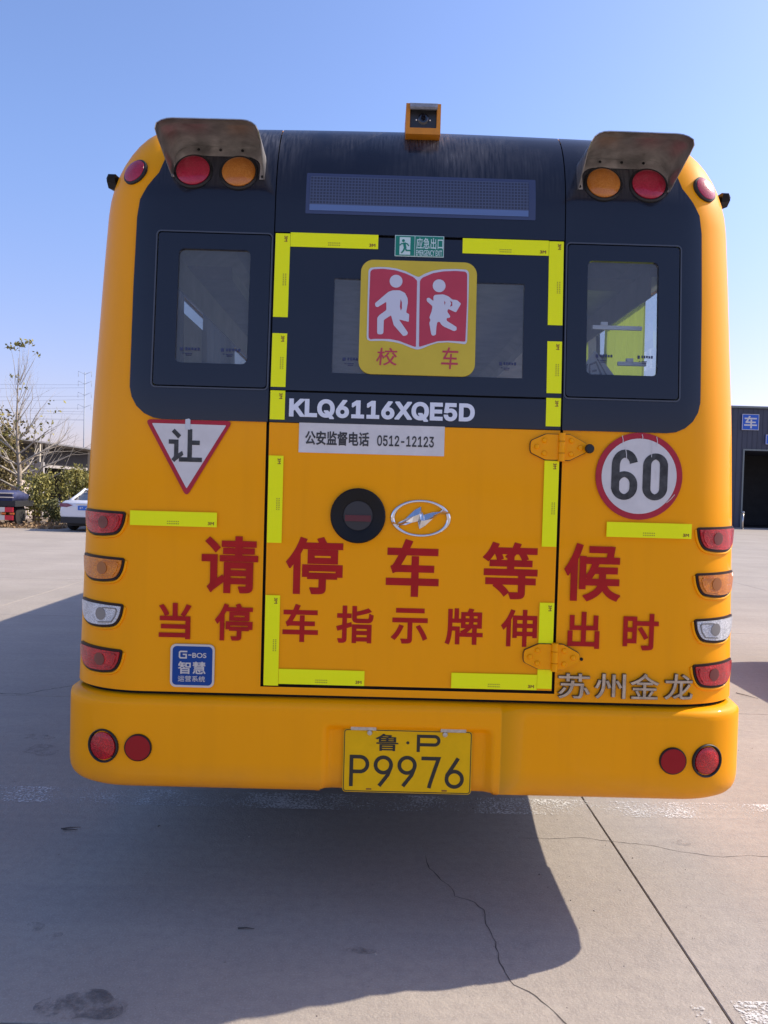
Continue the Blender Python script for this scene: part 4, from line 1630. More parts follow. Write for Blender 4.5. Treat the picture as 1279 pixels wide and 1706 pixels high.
# blue badge
a, b, c, d = box_at(284.5, 1072.5, 357.8, 1144)
bd = applied('blue_badge', [rect(a, b, c, d, 0.020)], MAT['badge_silver'], bus, 0.008, 0.006, 0.05)
applied('badge_face', [rect(a + 0.0075, b - 0.0075, c + 0.0075, d - 0.0075, 0.015)], MAT['badge_blue'], bd, 0.0086)
bxx = lambda x: a + (b - a) * (x - 62) / 1040.0
bzz = lambda y: d - (d - c) * (y - 170) / 1030.0
gl_ = [stroke([(bxx(460), bzz(345)), (bxx(300), bzz(345)), (bxx(278), bzz(365)), (bxx(278), bzz(475)), (bxx(300), bzz(497)), (bxx(435), bzz(497)), (bxx(435), bzz(415)), (bxx(355), bzz(415))], 0.0050),
       rect(bxx(485), bxx(560), bzz(438), bzz(415))]
gl_ += glyphs('BOS', bxx(580), bxx(910), bzz(490), bzz(372), bold=0.02)
gl_ += glyphs('智慧', bxx(250), bxx(900), bzz(880), bzz(582), bold=0.016)
gl_ += glyphs('运营系统', bxx(250), bxx(890), bzz(1065), bzz(922), bold=0.006)
applied('badge_lettering', gl_, MAT['badge_silver'], bd, 0.0100, 0.0012)

# chrome maker's characters
for ch, x0, y0, x1, y1 in (('苏', 928, 1120.5, 982, 1163), ('州', 988.5, 1121, 1041, 1163.5), ('金', 1047.5, 1121, 1096.5, 1164), ('龙', 1104.5, 1121.5, 1151.5, 1165)):
    g_ = glyphs(ch, *box_at(x0, y0, x1, y1), bold=0.022)
    lt = applied('maker_character', g_, MAT['chrome_edge'], bus, 0.010, 0.010)
    applied('character_face', glyphs(ch, *[v + e_ for v, e_ in zip(box_at(x0, y0, x1, y1), (0.0016, -0.0016, 0.0016, -0.0016))], bold=0.006), MAT['chrome_face'], lt, 0.0118, 0.0016)

# --- hinges on the right seam
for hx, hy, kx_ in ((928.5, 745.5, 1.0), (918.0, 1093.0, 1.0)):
    x, z = 0.5225, at(hx, hy)[1]
    leaf_l = [(-0.012, -0.045), (-0.012, 0.045), (-0.056, 0.045), (-0.106, 0.022), (-0.110, 0.012), (-0.110, -0.012), (-0.106, -0.022), (-0.056, -0.045)]
    leaf_r = [(0.012, 0.045), (0.012, -0.045), (0.030, -0.045), (0.086, -0.016), (0.090, -0.008), (0.090, 0.008), (0.086, 0.016), (0.030, 0.045)]
    mv = lambda q, k=0.0: offset_ring(rounded([(x + a_, z + b_) for a_, b_ in q], 0.004, 3), k)
    hg = applied('door_hinge', [mv(leaf_l)], MAT['yellow'], bus, 0.017, 0.013, 0.08)
    applied('hinge_leaf', [mv(leaf_r)], MAT['yellow'], hg, 0.017, 0.013, 0.08)
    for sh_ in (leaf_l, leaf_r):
        applied('hinge_shadow_rim', [mv(sh_, 0.0025)], MAT['rubber'], hg, 0.0092, 0.003, 0.08)  # dark rim round each leaf, standing in for its shadow outline
    yb = float(bus_base([x], [z])[0, 1]) - 0.019
    for z0, z1 in ((-0.050, -0.022), (-0.020, 0.020), (0.022, 0.050)):
        MB().tube([(x, yb, z + z0), (x, yb, z + z1)], 0.0125, 14).build('hinge_knuckle', MAT['yellow'], hg, True)
    for bx_, bz_ in ((-0.088, 0.0), (-0.062, 0.023), (-0.062, -0.023), (0.034, 0.024), (0.034, -0.024), (0.066, 0.0)):
        MB().lathe([(0.0095, 0), (0.0095, 0.003), (0.007, 0.006), (0, 0.0068)], (x + bx_, yb + 0.002, z + bz_), 'Y', 14, -1).build('bolt', MAT['yellow'], hg, True)
kx_, kz_ = at(977.5, 748.5)
MB().lathe([(0.010, 0), (0.010, 0.022), (0.015, 0.026), (0.017, 0.034), (0.014, 0.044), (0.0, 0.046)], (kx_, 0.0, kz_), 'Y', 18, -1).build('rubber_stop', MAT['rubber'], bus, True)
kx_, kz_ = at(968, 1098)
MB().lathe([(0.006, 0), (0.006, 0.003), (0.0, 0.0035)], (kx_, 0.0, kz_), 'Y', 12, -1).build('screw_hole', MAT['seam'], bus, True)

# --- number plate in the bumper pocket
PZ0, PZ1 = 0.5175, 0.7465
PX0, PX1 = -0.225, 0.237
PL = lambda s, z, off=0.0: np.stack([np.broadcast_to(s, np.shape(s)).astype(float), np.full(np.shape(s), -0.018) - off, np.asarray(z, float)], 1)
pl = applied('number_plate', [rect(PX0, PX1, PZ0, PZ1, 0.012)], MAT['plate'], bus, 0.0, 0.003, None, PL)
applied('plate_border', [rect(PX0 + 0.0025, PX1 - 0.0025, PZ0 + 0.0025, PZ1 - 0.0025, 0.010), hole(rect(PX0 + 0.0055, PX1 - 0.0055, PZ0 + 0.0055, PZ1 - 0.0055, 0.008))], MAT['plate_black'], pl, 0.0006, 0, None, PL)
pu = lambda x, y: (PX0 + (x - 143 + 0.022 * (y - 130)) / 899.0 * (PX1 - PX0), PZ1 - (y - 130 - 0.0222 * (x - 143)) / 453.0 * (PZ1 - PZ0))
W1 = 0.0132
ch_ = []
x, _ = pu(200, 430)
zt_, zb_ = pu(200, 318)[1], pu(195, 543)[1]
r_ = 0.0265


def plate_P(x, w, zt, zb, bowl, sw):
    zc = zt - bowl / 2
    rr = bowl / 2 - sw / 2
    return [stroke([(x, zb), (x, zt)], sw), stroke([(x, zt - sw / 2), (x + w - rr - sw / 2, zt - sw / 2)] + arc(x + w - rr - sw / 2, zc, rr, 90, -90, 12)[1:] + [(x, zt - bowl + sw / 2)], sw)]


x_p = pu(196, 430)[0]
ch_ += plate_P(x_p, pu(322, 385)[0] - x_p, zt_, zb_, zt_ - pu(200, 450)[1], W1)
for cx_px, top_px in ((420, 323), (586, 325)):
    cx_, cz_ = pu(cx_px, top_px + 68)
    ro = 0.0345 - W1 / 2
    ch_ += [offset_ring(disc(cx_, cz_, ro, 32), W1 / 2), hole(offset_ring(disc(cx_, cz_, ro, 32), -W1 / 2))]
    e0 = (cx_ + ro * math.cos(R(-20)), cz_ + ro * math.sin(R(-20)))
    ch_ += [stroke([(cx_ + ro * math.cos(R(2)), cz_ + ro * math.sin(R(2))), e0, (e0[0] - 0.0095, e0[1] - 0.026), pu(cx_px - 30, top_px + 218)], W1)]
p1, p2, p3 = pu(686, 343), pu(806, 345), pu(738, 556)
ch_ += [stroke([p1, (p2[0], p1[1]), (p2[0] - 0.013, p1[1] - 0.040), (p3[0] + 0.005, p3[1] + 0.02), p3], W1)]
cx_, cz_ = pu(916, 492)
ro = 0.0345 - W1 / 2
ch_ += [offset_ring(disc(cx_, cz_, ro, 32), W1 / 2), hole(offset_ring(disc(cx_, cz_, ro, 32), -W1 / 2))]
ch_ += [stroke([(cx_ - ro, cz_), (cx_ - ro * 0.92, cz_ + 0.015), (cx_ - ro * 0.35, cz_ + 0.040), pu(943, 342)], W1)]
(xa, za), (xb, zb2) = pu(364, 230), pu(524, 233)
ch_ += glyphs('鲁', xa, xb, pu(444, 291)[1], pu(444, 168)[1], bold=0.014)
ch_ += [disc(*pu(590, 232), 0.0055, 16)]
x_p = pu(664, 235)[0]
zt_, zb_ = pu(664, 173)[1], pu(664, 297)[1]
ch_ += plate_P(x_p, pu(818, 215)[0] - x_p, zt_, zb_, zt_ - pu(664, 256)[1], 0.0115)
applied('plate_characters', ch_, MAT['plate_black'], pl, 0.0010, 0, None, PL)
for x0_, x1_ in ((193, 370), (818, 995)):
    (xa, za), (xb, _) = pu(x0_, 128), pu(x1_, 128)
    MB().box(xa, xb, -0.0285, -0.018, PZ1 - 0.002, PZ1 + 0.010).build('plate_clip', MAT['steel'], pl)
for px_, py_ in ((324, 160), (850, 172)):
    x, z = pu(px_, py_)
    MB().lathe([(0.0095, 0), (0.0085, 0.004), (0.0, 0.0055)], (x, -0.0185, z), 'Y', 16, -1).build('plate_screw', MAT['steel'], pl, True)
for px_, py_ in ((318, 563), (846, 575)):
    x, z = pu(px_, py_)
    applied('slot_hole', [rect(x - 0.010, x + 0.010, z - 0.0028, z + 0.0028, 0.0026, 4)], MAT['tape_print'], pl, 0.0010, 0, None, PL)

# --- sides: windows, skirt with wheel arches, wheels, underbody
for sg in (-1, 1):
    for y0, y1 in SIDE_WIN:
        xa, xb = sg * float(half_w(WZ0)), sg * float(half_w(WZ1))
        fr_ = mesh_obj('side_window', [(xa, y0, WZ0), (xa, y1, WZ0), (xb, y1, WZ1), (xb, y0, WZ1)], [(0, 1, 2, 3)], MAT['side_glass'], bus)
        f = MB()
        t = 0.035
        f.box(min(xa, xa + sg * .006), max(xa, xa + sg * .006), y0 - t, y1 + t, WZ0 - t, WZ0)
        f.box(min(xb, xb + sg * .012), max(xb, xb + sg * .012), y0 - t, y1 + t, WZ1, WZ1 + t)
        for yy in (y0 - t, (y0 + y1) / 2 - t / 2, y1):
            v = [(xa - sg * 0.004, yy, WZ0), (xa - sg * 0.004, yy + t, WZ0), (xb - sg * 0.004, yy + t, WZ1), (xb - sg * 0.004, yy, WZ1)]
            v += [(p[0] + sg * 0.016, p[1], p[2]) for p in v]
            f.add(v, [(0, 1, 2, 3), (4, 5, 6, 7), (0, 1, 5, 4), (1, 2, 6, 5), (2, 3, 7, 6), (3, 0, 4, 7)])
        f.build('window_frame', MAT['black'], fr_)
    X = 1.256
    SK = lambda s, z, off=0.0, sg=sg: np.stack([np.full(len(s), sg * 1.256) + sg * np.asarray(off), np.asarray(s, float), np.asarray(z, float)], 1)
    sk = [(0.24, 0.852), (0.24, 0.56), (1.0, 0.52), (2.35, 0.40)] + [(2.95 + 0.60 * math.cos(R(a)), 0.46 + 0.60 * math.sin(R(a))) for a in range(180, -1, -15)][1:-1]
    sk += [(3.56, 0.38), (7.9, 0.36)] + [(8.5 + 0.60 * math.cos(R(a)), 0.46 + 0.60 * math.sin(R(a))) for a in range(180, -1, -15)][1:-1]
    sk += [(9.1, 0.36), (10.54, 0.40), (10.54, 0.852)]
    applied('side_skirt', [ring(sk)], MAT['yellow'], bus, 0.002, 0.03, None, SK)
    for y in (2.95, 8.5):
        wb = MB().lathe([(0.30, -0.02), (0.44, 0.0), (0.475, 0.03), (0.48, 0.12), (0.475, 0.24), (0.44, 0.27), (0.30, 0.27)], (sg * 1.20, y, 0.48), 'X', 32, -sg)
        w_ = wb.build('wheel', MAT['tyre'], bus, True)
        MB().lathe([(0.295, -0.022), (0.28, 0.02), (0.17, 0.05), (0.15, -0.01), (0.08, -0.02), (0.0, -0.02)], (sg * 1.20, y, 0.48), 'X', 28, -sg).build('rim', MAT['rim'], w_, True)
ub = MB()
ub.box(-1.20, 1.20, 0.30, 2.30, 0.50, 0.84)
ub.box(-1.20, 1.20, 3.60, 7.80, 0.48, 0.84)
ub.box(-1.20, 1.20, 9.12, 10.5, 0.48, 0.84)
ub.box(-0.90, 0.88, 0.75, 2.28, 0.38, 0.70)  # low box out of view, added to deepen the shade under the bus
ub.box(-0.55, 0.55, 0.9, 9.6, 0.42, 0.80)
ub.box(-0.85, 0.85, 2.85, 3.05, 0.36, 0.60)
ub.box(-1.22, 1.22, 2.3, 9.2, 0.83, 0.86)
ub.build('underbody', MAT['chassis'], bus)
MB().tube([(-0.75, 0.5, 0.58), (-0.75, 1.6, 0.56)], 0.05, 12, False).build('exhaust_pipe', MAT['chassis'], bus)

# --- inside
li = MB()
for sg in (-1, 1):
    x = sg * 1.13
    ys = [0.45] + [v for w in SIDE_WIN for v in w] + [10.4]
    for i in range(len(ys) - 1):
        if i % 2:
            li.quad((x, ys[i], 0.90), (x, ys[i + 1], 0.90), (x, ys[i + 1], WZ0 + .02), (x, ys[i], WZ0 + .02))
            li.quad((x, ys[i], WZ1 - .01), (x, ys[i + 1], WZ1 - .01), (x, ys[i + 1], 2.78), (x, ys[i], 2.78))
        else:
            li.quad((x, ys[i], 0.90), (x, ys[i + 1], 0.90), (x, ys[i + 1], 2.78), (x, ys[i], 2.78))
    for y0, y1 in SIDE_WIN:
        xa, xb = sg * (float(half_w(WZ0)) - 0.012), sg * (float(half_w(WZ1)) - 0.012)
        za, zb = WZ0 + .02, WZ1 - .01
        li.quad((x, y0, za), (x, y1, za), (xa, y1, WZ0), (xa, y0, WZ0))
        li.quad((x, y0, zb), (x, y1, zb), (xb, y1, WZ1), (xb, y0, WZ1))
        li.quad((x, y0, za), (x, y0, zb), (xb, y0, WZ1), (xa, y0, WZ0))
        li.quad((x, y1, za), (x, y1, zb), (xb, y1, WZ1), (xa, y1, WZ0))
    li.quad((x, 0.36, 2.78), (x, 10.4, 2.78), (sg * 0.95, 10.4, 2.90), (sg * 0.95, 0.36, 2.90))
li.quad((-0.95, 0.36, 2.90), (0.95, 0.36, 2.90), (0.95, 10.4, 2.90), (-0.95, 10.4, 2.90))
li.quad((-1.13, 10.4, 0.9), (1.13, 10.4, 0.9), (1.13, 10.4, 2.78), (-1.13, 10.4, 2.78))
li.build('interior_lining', MAT['liner'], bus)
MB().box(-1.13, 1.13, 0.3, 10.4, 0.875, 0.90).build('interior_floor', MAT['floor_in'], bus)
lr = MB()
for sg in (-1, 1):
    lr.box(min(sg * 0.86, sg * 1.12), max(sg * 0.86, sg * 1.12), 1.0, 9.5, 2.60, 2.66)
lr.build('luggage_rack', MAT['liner'], bus)


def curtain(x, y0, y1, z0, z1, m='curtain'):
    n_ = max(8, int((y1 - y0) / 0.018))
    v, f = [], []
    for i in range(n_ + 1):
        y = y0 + (y1 - y0) * i / n_
        dx = 0.018 * math.sin(i * 1.15) + 0.006 * math.sin(i * 0.43)
        v += [(x + dx * 0.6, y, z1), (x + dx, y + 0.01 * math.sin(i), (z0 + z1) / 2), (x + dx * 1.4, y + 0.02 * math.sin(i * .7), z0)]
    for i in range(n_):
        for j in range(2):
            f.append((i * 3 + j, i * 3 + 3 + j, i * 3 + 4 + j, i * 3 + 1 + j))
    mesh_obj('curtain', v, f, MAT[m], bus, True)


curtain(1.06, 0.76, 1.40, 1.80, 2.55)
curtain(1.06, 1.72, 2.45, 1.90, 2.57)
MB().box(1.085, 1.12, 1.3, 1.80, 2.28, 2.38).build('window_rail', MAT['liner'], bus)
curtain(-1.08, 1.36, 2.2, 1.70, 2.57, 'grey_curtain')
curtain(-1.08, 0.70, 0.98, 1.70, 2.57, 'grey_curtain')
for sg in (-1, 1):
    MB().box(min(sg * 1.03, sg * 1.10), max(sg * 1.03, sg * 1.10), 0.6, 2.6, 2.56, 2.59).box(min(sg * 1.026, sg * 1.034), max(sg * 1.026, sg * 1.034), 0.6, 2.6, 2.47, 2.60).build('curtain_rail', MAT['liner'], bus)
MB().box(-1.115, -1.085, 0.80, 1.45, 1.70, 2.43).build('window_rail', MAT['liner'], bus)
for y in (0.75, 1.55, 2.35, 3.15, 3.95, 4.75, 5.55, 6.35, 7.15):
    for x0_, x1_ in ((-1.08, -0.24), (0.24, 1.08)):
        st = MB()
        st.v, st.f = [], []
        prof_ = [(0.0, 0.90), (0.02, 1.35), (0.10, 1.78), (0.14, 1.86), (0.20, 1.87), (0.22, 1.80), (0.14, 1.38), (0.52, 1.34), (0.54, 1.26), (0.10, 1.24), (0.08, 0.90)]
        for xx in (x0_, x1_):
            st.v += [(xx, y + a, z) for a, z in prof_]
        k_ = len(prof_)
        st.f = [(i, (i + 1) % k_, k_ + (i + 1) % k_, k_ + i) for i in range(k_)] + [tuple(range(k_)), tuple(range(2 * k_ - 1, k_ - 1, -1))]
        st.sm = [False] * len(st.f)
        st.build('passenger_seat', MAT['seat'], bus)
# card, white bars and stickers behind the right rear window
CARD = [CAM + (np.array([on_plane(px, py, 0.30)[0], 0.30, on_plane(px, py, 0.30)[1]]) - CAM) for px, py in ((955, 645), (978, 600), (991, 584), (1034, 640))]
CARD = [Vector(p) for p in CARD]
CARD = [CARD[0], CARD[3], CARD[2], CARD[1]]
pc = MB().add(CARD, [(0, 1, 2, 3)]).build('paper_card', MAT['paper'], bus)
ink = MB()
for u0_, u1_, v0_, v1_ in ((.12, .22, .2, .8), (.3, .7, .7, .76), (.3, .7, .25, .31), (.3, .36, .25, .76), (.64, .7, .25, .76), (.42, .58, .46, .52), (.78, .82, .3, .9)):
    P4 = CARD
    bl = lambda u, v: P4[0] * (1 - u) * (1 - v) + P4[1] * u * (1 - v) + P4[2] * u * v + P4[3] * (1 - u) * v + Vector((0, -0.003, 0))
    ink.quad(bl(u0_, v0_), bl(u1_, v0_), bl(u1_, v1_), bl(u0_, v1_))
ink.build('card_print', MAT['ink'], pc)
for x0_, x1_, z_, y_ in ((0.655, 0.84, 2.232, 0.12), (0.755, 0.86, 2.100, 0.12)):
    MB().box(x0_, x1_, y_, y_ + 0.012, z_ - 0.008, z_ + 0.006).box(x0_ + 0.03, x0_ + 0.055, y_ - 0.004, y_ + 0.01, z_ + 0.006, z_ + 0.018).build('window_latch', MAT['paper'], bus)

# ------------------------------------------------------------------ small litter on the yard
def twig(px, py, ln, rz, label, leafy=False):
    x, y = ground_at(px, py)
    t = MB()
    c, s = math.cos(rz), math.sin(rz)
    if leafy:
        v = [(x - c * ln / 2, y - s * ln / 2, 0.004), (x - s * ln * .16, y + c * ln * .16, 0.022), (x + c * ln / 2, y + s * ln / 2, 0.006), (x + s * ln * .16, y - c * ln * .16, 0.010),
             (x, y, 0.004)]
        t.add(v, [(0, 4, 1), (4, 2, 1), (0, 3, 4), (4, 3, 2)])
    t.tube([(x - c * ln / 2, y - s * ln / 2, 0.005), (x, y + 0.002, 0.007), (x + c * ln / 2, y + s * ln / 2, 0.006)], [0.003, 0.0026, 0.001], 6)
    o = t.build('dry_leaf' if leafy else 'twig', MAT['crack'])
    tag(o, label, 'leaf' if leafy else 'twig', 'litter on the concrete')


twig(118, 1381, 0.085, 0.22, 'longer dark dry stalk on the shaded concrete below the rear left bumper corner')
twig(117, 1384, 0.070, -0.02, 'shorter dry stalk touching the longer one below the left bumper corner')
twig(410, 1549, 0.060, -0.05, 'thin dark twig lying in the middle of the bus shadow')
twig(265, 1378, 0.012, 0.5, 'tiny dark twig scrap between the curled leaf and the bumper')
twig(1244, 1160, 0.20, -1.05, 'thin dark twig on the concrete right of the bus, beside the bumper')

rg = random.Random(41)
gm_ = MB()
for _ in range(900):
    x, y = rg.uniform(-3.2, 3.2), -0.6 + abs(rg.gauss(0, 1)) * 2.2
    r = 0.0016 * math.exp(rg.gauss(0, 0.45))
    pts = [(x + r * rg.uniform(.7, 1.3) * math.cos(t), y + r * rg.uniform(.7, 1.3) * math.sin(t), 0.0) for t in (0, 1.3, 2.5, 3.8, 5.1)]
    top_ = (x + rg.uniform(-.3, .3) * r, y, r * rg.uniform(0.8, 1.3))
    gm_.add(pts + [top_], [(i, (i + 1) % 5, 5) for i in range(5)])
tag(gm_.build('grit', MAT['grit']), 'scattered fine grit and crumbs lying on the concrete yard', 'grit', None, 'stuff')


# ------------------------------------------------------------------ white saloon
def loft(secs, ring_of):
    V, F = [], []
    n_ = None
    for s in secs:
        r = ring_of(*s)
        n_ = len(r)
        V += r
    for i in range(len(secs) - 1):
        for k in range(n_):
            F.append((i * n_ + k, i * n_ + (k + 1) % n_, (i + 1) * n_ + (k + 1) % n_, (i + 1) * n_ + k))
    F.append(tuple(range(n_)))
    F.append(tuple((len(secs) - 1) * n_ + k for k in range(n_)))
    return V, F


def body_ring(y, hw, zb, zt):
    h = zt - zb
    half_ = [(hw * 0.90, zb), (hw * 0.985, zb + h * 0.18), (hw, zb + h * 0.42), (hw * 0.975, zb + h * 0.72), (hw * 0.94, zb + h * 0.90), (hw * 0.82, zt)]
    return [(x, y, z) for x, z in half_] + [(-x, y, z) for x, z in half_[::-1]]


def cab_ring(y, hb, hr, zb, zt):
    half_ = [(hb, zb), (hb * 0.97 + hr * 0.03, zb + 0.02), ((hb + hr) / 2, (zb + zt) / 2), (hr, zt - 0.05), (hr * 0.85, zt)]
    return [(x, y, z) for x, z in half_] + [(-x, y, z) for x, z in half_[::-1]]


def make_car():
    root = empty('white_car')
    secs = [(0.0, 0.78, 0.50, 0.80), (0.03, 0.85, 0.42, 0.93), (0.12, 0.885, 0.36, 1.00), (0.40, 0.90, 0.30, 1.02), (1.0, 0.91, 0.24, 1.0), (2.0, 0.915, 0.22, 0.98), (3.2, 0.91, 0.22, 0.96),
            (3.9, 0.89, 0.25, 0.88), (4.35, 0.84, 0.28, 0.76), (4.58, 0.70, 0.34, 0.62)]
    V, F = loft(secs, body_ring)
    o = mesh_obj('body', V, F, MAT['car_white'], root, True)
    o.data.set_sharp_from_angle(angle=R(35))
    V, F = loft([(0.50, 0.70, 0.66, 0.98, 1.02), (0.85, 0.76, 0.60, 0.98, 1.22), (1.30, 0.79, 0.58, 0.97, 1.41), (1.9, 0.80, 0.585, 0.96, 1.46), (2.5, 0.80, 0.58, 0.95, 1.43), (2.95, 0.79, 0.60, 0.95, 1.27), (3.5, 0.76, 0.68, 0.92, 0.97)], cab_ring)
    cabin = mesh_obj('cabin_glass', V, F, MAT['car_glass'], root, True)
    rf = loft([(1.12, 0.555, 1.345, 1.362), (1.30, 0.57, 1.395, 1.423), (1.9, 0.575, 1.445, 1.472), (2.5, 0.57, 1.415, 1.443), (2.66, 0.56, 1.375, 1.398)], lambda y, hw, zb, zt: [(hw, y, zb), (hw * .92, y, zt), (-hw * .92, y, zt), (-hw, y, zb)])
    mesh_obj('roof', rf[0], rf[1], MAT['car_white'], root, True)
    for sg in (-1, 1):
        p_ = MB().tube([(sg * 0.70, 0.42, 1.00), (sg * 0.665, 0.85, 1.17), (sg * 0.60, 1.22, 1.375)], [0.055, 0.05, 0.05], 8)
        p_.tube([(sg * 0.755, 1.95, 0.98), (sg * 0.60, 1.90, 1.43)], [0.03, 0.03], 6)
        p_.tube([(sg * 0.70, 3.45, 0.96), (sg * 0.585, 2.62, 1.40)], [0.04, 0.04], 6)
        p_.build('pillar', MAT['car_white'], root)
        lm = MB().add([(sg * 0.40, -0.004, 0.855), (sg * 0.60, -0.012, 0.79), (sg * 0.87, 0.02, 0.80), (sg * 0.905, 0.16, 0.83), (sg * 0.90, 0.22, 0.90), (sg * 0.86, 0.045, 0.915), (sg * 0.60, 0.005, 0.915)],
                      [(0, 1, 2, 5, 6), (2, 3, 4, 5)])
        lm.build('tail_lamp', MAT['car_red'], root)
        for y in (0.86, 3.62):
            w_ = MB().lathe([(0.20, -0.01), (0.29, 0), (0.315, 0.03), (0.315, 0.16), (0.29, 0.20), (0.2, 0.2)], (sg * 0.905, y, 0.315), 'X', 24, -sg).build('wheel', MAT['tyre'], root, True)
            MB().lathe([(0.20, -0.012), (0.15, 0.01), (0.06, -0.005), (0.0, -0.005)], (sg * 0.905, y, 0.315), 'X', 20, -sg).build('rim', MAT['rim'], w_, True)
        MB().box(min(sg * .90, sg * 1.05), max(sg * .90, sg * 1.05), 2.85, 3.05, 0.93, 1.05).build('door_mirror', MAT['car_white'], root)
    MB().box(-0.80, 0.80, -0.02, 0.30, 0.27, 0.47).build('bumper_skirt', MAT['car_black'], root)
    MB().box(-0.72, 0.72, 0.3, 4.3, 0.17, 0.27).build('underbody', MAT['car_black'], root)
    pt = MB().box(-0.22, 0.22, -0.022, -0.004, 0.70, 0.84).build('licence_plate', MAT['plate_blue'], root)
    g_ = glyphs('P 6', -0.15, 0.15, 0.735, 0.805, bold=0.01)
    PLC = lambda s, z, off=0.0: np.stack([np.asarray(s, float), np.full(np.shape(s), -0.023) - off, np.asarray(z, float)], 1)
    applied('plate_marks', g_, MAT['sign_white'], pt, 0.001, 0, None, PLC)
    MB().box(-0.30, 0.30, -0.006, 0.02, 0.885, 0.90).build('trunk_trim', MAT['chrome'], root)
    return root


def copy_tree(o, parent=None):
    c = o.copy()
    COL.objects.link(c)
    c.parent = parent
    for k in [x for x in o.children]:
        copy_tree(k, c)
    return c


car = make_car()
tag(car, 'white saloon car with a blue plate parked tail-on by the shrubs left of the bus', 'car')
car.location = (-9.66, 22.3, 0)
car.rotation_euler = (0, 0, R(-6))
car2 = copy_tree(car)
tag(car2, 'white saloon car outside the right edge of the view, its shadow lying beside the bus', 'car')
car2.location = (4.05, 4.15, 0)
car2.rotation_euler = (0, 0, R(-91))

# ------------------------------------------------------------------ flatbed with a blue load
tk = empty('flatbed_trailer', (-13.1, 23.2, 0))
tag(tk, 'flatbed trailer tail with red and white striped boards and a blue tarpaulin load', 'trailer')
MB().box(-1.7, 0.72, 0.1, 1.5, 0.72, 0.92).build('bed', MAT['car_black'], tk)
V, F = loft([(0.15, 1.08, 0.92, 1.18), (0.4, 1.10, 0.92, 1.24), (0.9, 1.10, 0.92, 1.27), (1.4, 1.06, 0.92, 1.16)], lambda y, hw, zb, zt: [(hw - .49, y, zb), (hw - .47, y, zt * .8 + zb * .2), (hw - .62, y, zt), (-hw - .4, y, zt + .02), (-hw - .49, y, zb)])
ld_ = mesh_obj('tarpaulin_load', V, F, MAT['tarp'], tk, True)
for z in (1.02, 1.16):
    MB().tube([(-1.6, 0.12, z), (0.655, 0.10, z + 0.01)], 0.018, 6).build('rope', MAT['shed_wall'], ld_)
for z0, z1 in ((0.54, 0.70), (0.27, 0.43)):
    for q_, (xa, xb) in enumerate(((-1.7, -1.2), (-1.2, -0.7), (-0.7, -0.25), (-0.25, 0.15), (0.15, 0.42), (0.42, 0.70))):
        MB().box(xa, xb - 0.004, 0.0, 0.03, z0, z1).build('striped_board', MAT['truck_white' if q_ in (0, 2, 4) else 'truck_red'], tk)
for x in (0.60, 0.32):
    MB().box(x, x + 0.14, -0.03, 0.0, 0.46, 0.52).build('rear_lamp', MAT['truck_orange'], tk)
for x in (-1.5, 0.45):
    MB().lathe([(0.2, 0), (0.38, 0.02), (0.40, 0.1), (0.38, 0.22), (0.2, 0.24)], (x - 0.1, 0.85, 0.40), 'X', 24, 1).build('wheel', MAT['tyre'], tk, True)

# ------------------------------------------------------------------ verge, litter, plants
verge = mesh_obj('verge', [(-60, 23.35, 0.004), (-10.95, 23.35, 0.004), (-10.95, 60, 0.03), (-60, 60, 0.03)], [(0, 1, 2, 3)], MAT['soil'])
tag(verge, 'dry earth strip along the far edge of the yard', None, None, 'structure')


def leaf_cards(mb, pts, size, rg, droop=0.0):
    for p in pts:
        s = size * rg.uniform(0.6, 1.3)
        a = Vector((rg.gauss(0, 1), rg.gauss(0, 1), rg.gauss(0, 0.7))).normalized()
        b = a.orthogonal().normalized()
        b = (Matrix.Rotation(rg.uniform(0, 6.28), 3, a) @ b)
        c = a.cross(b)
        p = Vector(p)
        mb.add([p - b * s * .5, p + c * s * .28 + a * s * .06, p + b * s * .5, p - c * s * .28 + a * s * .06], [(0, 1, 2, 3)])


rg = random.Random(11)
lt_ = MB()
leaf_cards(lt_, [(rg.uniform(-20, -10.9), 23.2 + abs(rg.gauss(0, 1.1)), 0.02 + abs(rg.gauss(0, 0.06))) for _ in range(2600)], 0.13, rg)
ll = lt_.build('leaf_litter', MAT['leaf_dry'])
tag(ll, 'brown fallen leaves along the verge under the bare tree', 'fallen leaves', None, 'stuff')


def shrub(x, y, h, w, m, label, n_=900, seed=1, size=0.10, leafname='foliage'):
    rg = random.Random(seed)
    root = empty('shrub', (x, y, 0))
    tag(root, label, 'shrub', 'shrubs on the verge')
    st = MB()
    clumps = []
    for k in range(11):
        t = rg.uniform(0, 6.28)
        r = w * math.sqrt(rg.uniform(0.0, 1)) * 0.75
        zt = h * rg.uniform(0.45, 1.0) * (1 - 0.35 * (r / w) ** 2)
        e = Vector((r * math.cos(t), r * math.sin(t), zt))
        st.tube([(0.1 * math.cos(t), 0.1 * math.sin(t), 0), tuple(e * 0.5 + Vector((0, 0, .1))), tuple(e)], [0.022, 0.016, 0.005], 5)
        clumps.append((e, h * rg.uniform(0.12, 0.24)))
        clumps.append((e * 0.6, h * rg.uniform(0.10, 0.20)))
    st.build('stems', MAT['twig'], root)
    lf = MB()
    pts = []
    for _ in range(n_):
        c, r = rg.choice(clumps)
        d = Vector((rg.gauss(0, 1), rg.gauss(0, 1), rg.gauss(0, 1))).normalized() * r * rg.uniform(0.3, 1.25)
        p = c + d
        if p.z > 0.03:
            pts.append(p)
    leaf_cards(lf, pts, size, rg)
    lf.build(leafname, m, root)
    return root


